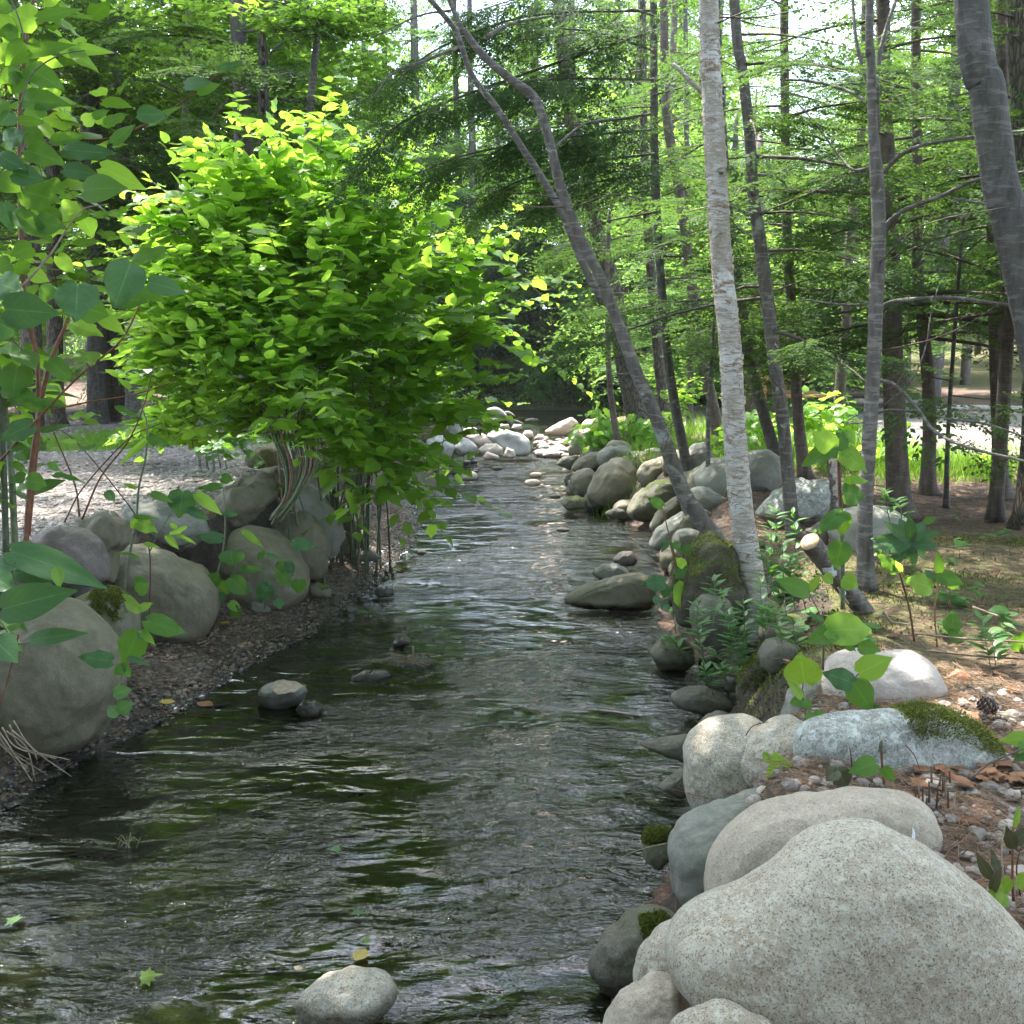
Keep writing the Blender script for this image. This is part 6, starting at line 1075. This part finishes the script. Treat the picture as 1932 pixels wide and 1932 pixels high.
herb('tiny herb on a clod at the waterline', 6.6, [[(1275,1200),(1274,1180),(1270,1165)]], L=.05, pairs=3)

herb('leafy herb left of the birch foot by the root mound', 5.7, [[(1345,1180),(1350,1130),(1345,1085)],[(1370,1190),(1365,1150),(1360,1110)],[(1330,1210),(1325,1180),(1335,1150)]], L=.085)
herb('leafy herb spilling over the dark rock to the water', 5.8, [[(1375,1290),(1360,1260),(1350,1225)],[(1400,1290),(1385,1270),(1365,1260)],[(1290,1240),(1275,1215),(1262,1200)]], L=.075)
herb('tall herb behind the sawn log by the lichen rock', 6.4, [[(1500,1060),(1500,1010),(1495,960)],[(1470,1050),(1465,1000),(1462,960)],[(1540,1070),(1535,1040),(1540,1000)]], L=.09)
herb('herb clump left of the knotweed with one very large flat leaf', 4.7, [[(1480,1230),(1470,1190),(1462,1150)],[(1505,1235),(1500,1200),(1495,1165)]], L=.075)
for k in range(46):
    x = random.uniform(1240, 1900); y = random.uniform(1000, 1260) if x > 1420 else random.uniform(1020, 1290)
    p = ground(x, y)
    if p[0] < xr(p[1])+.06 or p[1] < 4.3: continue
    th = thing('seedling', 'small green seedling with a few leaves on the right bank litter', 'plant', tuple(p), 'seedlings on the right bank litter'); hh = random.uniform(.05, .16); b = Buf(); tube(b, [p-[0, 0, .01], p+[random.uniform(-.02, .02), 0, hh]], [.0022, .0015], 4); part('stalk', b, M['stem'], th); a0 = random.random()*6
    for q in range(random.choice([3, 4, 5, 6])):
        a = a0+q*2.2; d = unit(np.array([math.cos(a), math.sin(a), .15-.35*random.random()])); ll = random.uniform(.045, .10); leaf_obj(th, random.choice([OVAL, KNOT, LANCE]), random.choice(['herb', 'knot']), frames(d[None], np.array([[random.uniform(-.3, .3), -.35, 1.]]), ll*1.15, ll, ll)[0], p+[0, 0, hh*(1-.12*q)])
# ---------------------------------------------------------------- logs, stubs, cones, fallen things
t = thing('sawn_log', 'sawn grey birch log with white lichen leaning against the bank', 'log', tuple(W(1630,1150,5.6)))
P = smooth_path([W(1528,1022,5.35), W(1575,1083,5.5), W(1640,1165,5.65)], 6); b = Buf(); tube(b, P, np.linspace(.054, .050, len(P)), 20, .06, cap=False); part('bark', b, M['barkg'], t)
b = Buf(); a = unit(P[0]-P[1]); tube(b, [P[0]+a*.004, P[0]-a*.01], [.0515, .0515], 20); part('cut_face', b, M['wood'], t)
for x, y, r in [(1552,1042,.022),(1562,1072,.028),(1570,1082,.022),(1545,1050,.016),(1590,1120,.015)]:
    V, T, U = ICO[3]; b = Buf(); nn = np.array([mnoise.noise(Vector(v*3)+Vector((x, 0, 0))) for v in V]); c = W(x, y, 5.45); cc = W(x, y, 5.41); b.add(V*(1+.7*nn[:, None])*[r, .008, r*.9]+cc, T, U); part('lichen_patch', b, simple('white_lichen', (.5,.53,.52), (.62,.65,.64), 50, .9), t)
t = thing('dead_snag', 'rotting white-barked stub behind the knotweed cane', 'stub', tuple(W(1577,965,7.6)))
b = Buf(); P = smooth_path([W(1579,972,7.6), W(1575,920,7.6), W(1569,865,7.6)], 5); tube(b, P, [.042]*4+[.038]*(len(P)-4), 12, .35); part('trunk', b, M['barkg'], t); b = Buf(); tube(b, P[:]+[.006, -.012, 0], np.linspace(.03, .036, len(P)), 12, .3); part('bark', b, M['birch'], t)
t = thing('driftwood_stump', 'weathered root stump lying on the far rocks before the dark bank', 'stump', tuple(W(940,798,24)))
for k, (pts, wd) in enumerate([([(888,800),(910,785),(935,775),(955,790)],(12,16,14)),([(925,780),(930,772),(922,771)],(8,6,3)),([(950,785),(965,798),(970,806)],(9,7,4)),([(940,785),(958,778),(972,785)],(7,5,2)),([(955,790),(975,795),(988,800)],(7,5,2)),([(905,790),(895,790),(885,797)],(8,6,3))]):
    b = Buf(); stem(b, pts, 24, wd, 9); part('root', b, M['drift'], t)
t = thing('root_flare_tree', 'old hemlock on the far bank with exposed roots', 'tree', tuple(WY(955,765,32.5)), None)
b = Buf(); P = smooth_path([WY(958,768,32.5), WY(955,740,32.6), WY(952,690,32.7), WY(950,560,33)], 5); tube(b, P, np.linspace(.5, .26, len(P)), 12, .1); part('trunk', b, M['barkr'], t)
for dx in (-26, -14, 8, 18, 27): b = Buf(); stem(b, [(956,742),(956+dx*.5,757),(956+dx,773)], 32.3, (7,5,3), 6); part('root', b, M['barkr'], t)
# pine cone
t = thing('pine_cone', 'open grey-brown pine cone on the litter at the right', 'pine cone', tuple(W(1868,1335,4.05))); c = W(1868,1333,4.05); ax = unit(np.array([.7, -.35, -.25])); b = Buf(); tube(b, [c-ax*.035, c, c+ax*.03], [.016, .02, .01], 8); part('core', b, M['twig'], t)
e1 = unit(np.cross(ax, [0, 0, 1])); e2 = np.cross(ax, e1); SC = (np.array([(-.3,0,0),(.3,0,0),(-.5,.6,.05),(.5,.6,.05),(-.3,1,.1),(.3,1,.1),(0,.85,.35)], float), np.array([(0,1,3),(0,3,2),(2,3,6),(3,5,6),(5,4,6),(4,2,6)]), np.zeros((7,2))); sm = Buf(); sm.add(*SC[:2]); smesh = sm.mesh('scale', simple('cone_scale', (.15,.09,.07), (.34,.27,.24), 60, .7))
for k in range(60):
    u = k/59; a = k*2.39996; rd = e1*math.cos(a)+e2*math.sin(a); d = unit(rd+ax*(-.9+.8*u)); s = .030*math.sin(math.pi*(.25+.6*u)); o = link('scale', smesh, t); Mx = frames(d[None], (-ax)[None], s, s, s)[0]; off = c-ax*(.035-.068*u)+rd*.010-abs_loc(t); m = Matrix.Identity(4)
    for i in range(3):
        for j in range(3): m[i][j] = float(Mx[i][j])
        m[i][3] = float(off[i])
    o.matrix_basis = m
def stick(label, pts, t0, wd, mat='twig', name='stick', cat='stick', group='sticks lying about', tl=None):
    b = Buf(); stem(b, pts, t0, wd, 6, t2=tl); return solo(name, b, M[mat], label, cat, tuple(W(*pts[0], t0)), group)
stick('long dry straw stalk lying right of the rust-coloured rock', [(1798,1250),(1850,1282),(1940,1310)], 4.4, (3,2,2), 'cane', tl=4.1)
stick('dark twig lying over the brown leaves at the right edge', [(1830,1470),(1868,1440),(1950,1405)], 3.35, (5,4,3), tl=3.5)
stick('pale peeled stick on the moss at the far right', [(1835,1145),(1862,1155),(1885,1163)], 5.2, (5,5,3), 'cane', tl=5.1)
stick('grey stick lying across the litter behind the pinkish boulder', [(1725,1195),(1820,1205),(1950,1212)], 4.9, (4,4,3), 'cane', tl=4.85)
stick('grey stick lying across the litter below the narrow-leaved herb', [(1750,1228),(1850,1238),(1960,1245)], 4.65, (4,4,3), 'twig', tl=4.6)
stick('crooked forked twig on the litter left of the red canes', [(1665,1150),(1682,1172),(1700,1176),(1725,1180)], 5.2, (3,4,3), 'cane')
stick('red-brown stalk bent across the boulders by the dull boulder', [(1407,1388),(1420,1370),(1448,1362)], 3.9, (2,2,1.5), 'stemr')
stick('thin brown stalk lying over the tall smooth boulder by the water', [(1268,1488),(1310,1500),(1375,1515),(1340,1533)], 3.85, (1.5,1.5,1), 'stemr')
stick('thin bare twig reaching over the water beside the moss-capped rock', [(1165,1620),(1210,1602),(1262,1590)], 3.75, (1,1.5,2), 'cane')
stick('pale stub of cane by the hanging herbs', [(1312,1205),(1338,1230),(1364,1245)], 5.9, (3,3,3), 'cane')
stick('splintered stub of wood beside the sawn log', [(1600,1140),(1590,1125),(1580,1108)], 5.1, (6,5,2), 'wood')
for k in range(10):
    x = 60*random.random(); stick('pale dry root stalk below the egg-shaped boulder at the left edge', [(x-30, 1370+random.uniform(-20, 10)), (x-10+random.uniform(0, 20), 1410), (x+random.uniform(0, 90), 1440+random.uniform(-10, 40))], 4.75, (4, 3, 2), 'cane', group='dry stalks below the egg-shaped boulder')
for k in range(12):
    x = 1030+random.uniform(-8, 8)
for k in range(14):
    x = random.uniform(1690, 1800); y = random.uniform(1470, 1530); stick('short dry brown cane stub in the gravel by the lichen boulder', [(x, y), (x+random.uniform(-3, 3), y-random.uniform(20, 45))], 3.3, (5, 3), random.choice(['cane', 'stemr', 'twig']), name='stub', cat='stub', group='dry stubs in the gravel')
stick('pointed white shell-like splinter on the tan boulder edge', [(1722,1590),(1724,1574),(1722,1562)], 2.95, (7,6,1), 'foam', name='splinter', cat='splinter')
# drift of grass in the stream, floating leaves
t = thing('grass_drift', 'drift of dead grass and twigs caught on a stone in midstream', 'debris', tuple(W(770,1250,6.6)))
for k in range(46):
    x = 770+random.gauss(0, 22); y = 1248+random.gauss(0, 5); b = Buf(); dx = random.uniform(-38, 38); stem(b, [(x-dx, y+random.uniform(-3, 8)), (x, y-random.uniform(2, 8)), (x+dx*.7, y+random.uniform(-6, 6))], 6.55, (1.4, 1.2, .8), 4); part('straw', b, M[random.choice(['cane', 'stem', 'needle'])], t)
b = Buf(); stem(b, [(779,1252),(780,1235),(779,1219)], 6.5, (4, 4, 3.5), 6); part('stub', b, M['cane'], t)
def flat_leaf(label, x, y, L, mat, tm=OVAL, z=.022, name='floating_leaf', group='leaves on the water', a=None):
    p = G(x, y, z); a = random.uniform(0, 6.28) if a is None else a; b = Buf(); scatter(b, tm, frames(np.array([[math.cos(a), math.sin(a), .04]]), np.array([[.05, -.1, 1.]]), L*1.2, L, L*.6), p[None]); return solo(name, b, M[mat], label, 'leaf', tuple(p), group)
flat_leaf('dry cream-coloured leaf lying on the smooth grey stream stone', 520, 1299, .17, 'cane', KNOT3, .155, 'dry_leaf', a=.3)
flat_leaf('orange-brown leaf at the tip of the pebbly shore', 372, 1325, .11, 'litter', OVAL, .05, 'dry_leaf', a=-.4)
flat_leaf('pale yellow leaf on the shore pebbles by the stalks', 300, 1324, .09, 'yellow', OVAL, .08, 'dry_leaf', a=.1)
flat_leaf('yellow leaf on the pebbles below the dome-shaped boulder', 421, 1173, .07, 'yellow', KNOT3, .13, 'dry_leaf')
flat_leaf('bright yellow leaf caught in the fan of canes', 540, 960, .12, 'yellow', KNOT3, .62, 'dry_leaf')
flat_leaf('green tuft of leaf drifting at the lower left', 264, 1845, .075, 'young', MAPLE); flat_leaf('small pale green leaf drifting above the speckled stone', 686, 1780, .04, 'young'); flat_leaf('yellow-brown leaf afloat above the speckled stone', 670, 1812, .075, 'yellow', OVAL, a=1.2); flat_leaf('small cream leaf afloat left of the yellow-brown one', 571, 1828, .035, 'cane')
flat_leaf('pale green maple seed leaf afloat in mid-water', 642, 1600, .05, 'herb', MAPLE); flat_leaf('green leaf afloat at the left edge', 32, 1738, .055, 'herb', MAPLE); flat_leaf('green leaf scrap in the middle of the lower stream', 676, 1717, .045, 'herb', MAPLE); flat_leaf('green leaf afloat in the reflections left of the wedge', 690, 1152, .10, 'herb', MAPLE); flat_leaf('yellow-green leaf by the waterline under the dark boulder', 1128, 1782, .035, 'yellow')
t = thing('straw_tuft', 'little tuft of pine needles snagged on a submerged stone at the left', 'debris', tuple(G(240,1590,.03)))
for k in range(14): b = Buf(); a = random.uniform(-1, 1); stem(b, [(240, 1592), (240+a*14, 1592+random.uniform(-16, 16)), (240+a*26, 1595+random.uniform(-26, 24))], 4.28, (1.6, 1.2, .8), 4); part('needle', b, M['cane'], t)
# brown oak leaves heaped by the lichen boulder
for k in range(26):
    x = random.uniform(1740, 1940); y = 1455+random.gauss(0, 14)+(x-1800)*.05; p = ground(x, y); flat_leaf('curled orange-brown dead leaf heaped right of the lichen boulder', x, y, random.uniform(.05, .085), 'litter', MAPLE, p[2]+.015+random.uniform(0, .03), 'dead_leaf', 'dead leaves heaped by the lichen boulder')
for x, y in [(1690,1200),(1820,1540),(1385+150,1255),(1830,1350),(1900,1300)]:
    p = ground(x, y); flat_leaf('orange-brown dead leaf lying alone at (%s)' % 'x', x, y, .07, 'litter', MAPLE, p[2]+.02, 'dead_leaf', 'single dead leaves on the right bank')['label'] = {1690: 'crumpled orange dead leaf behind the pinkish boulder', 1820: 'dull orange dead leaf on the gravel below the heap', 1535: 'orange dead leaf on the mossy bank above the water', 1830: 'orange dead leaf beside the pine cone', 1900: 'orange dead leaf right of the rust-coloured rock'}[x]
# picnic table and logs on the lot
t = thing('picnic_table', 'orange-brown wooden picnic table on the lot behind the trunks', 'picnic table', tuple(WY(1462,775,20)))
tc = float((WY(1462,722,20)-CP)@FW)
def plank(c, sx, sy, sz, nm, par=t, mt='tablew'):
    b = Buf(); V = np.array([(x, y, z) for x in (-1, 1) for y in (-1, 1) for z in (-1, 1)])*[sx/2, sy/2, sz/2]; b.add(V+c, [(0,1,3),(0,3,2),(4,6,7),(4,7,5),(0,4,5),(0,5,1),(2,3,7),(2,7,6),(0,2,6),(0,6,4),(1,5,7),(1,7,3)]); part(nm, b, M[mt], par, False)
cx, cz = WY(1462,722,20)[0], .62+.72
for k in range(4): plank(np.array([cx, 19.7+k*.19, cz]), .95, .17, .05, 'plank')
for sx in (-.3, .3):
    for sy in (-.2, .65): plank(np.array([cx+sx, 19.8+sy, .62+.34]), .09, .06, .68, 'leg')
for sy in (-.35, 1.0): plank(np.array([cx+.45, 19.7+sy, .62+.42]), 1.1, .25, .05, 'bench')
stick('grey fallen log lying on the lot behind the knotweed patch', [(1470,742),(1515,738),(1560,748)], 21, (9,8,6), 'drift', name='fallen_log', cat='log')
stick('long pale log edging the gravel lot on the right', [(1760,772),(1850,770),(1960,773)], 19, (12,12,12), 'drift', name='log', cat='log')
stick('long pale log edging the lot, behind the lichen-banded trunk', [(1610,758),(1680,757),(1745,760)], 19.5, (12,12,12), 'drift', name='log', cat='log')
stick('mossy fallen log at the back of the gravel on the left', [(110,790),(180,778),(300,782)], 17.5, (16,14,12), 'barkd', name='fallen_log', cat='log')

# thin forest haze
V = np.array([(x, y, z) for x in (-1, 1) for y in (-1, 1) for z in (-1, 1)])*[80, 45, 11]+[0, 32, 9.6]
b = Buf(); b.add(V, [(0,1,3),(0,3,2),(4,6,7),(4,7,5),(0,4,5),(0,5,1),(2,3,7),(2,7,6),(0,2,6),(0,6,4),(1,5,7),(1,7,3)])
hm, ht, ho = nodes('haze_air'); pv = ht.nodes.new('ShaderNodeVolumePrincipled'); pv.inputs['Density'].default_value = .0005; pv.inputs['Color'].default_value = (.9, .95, 1, 1); ht.links.new(pv.outputs[0], ho.inputs['Volume'])
link('haze', b.mesh('haze', hm, smooth=False), None, kind='stuff')
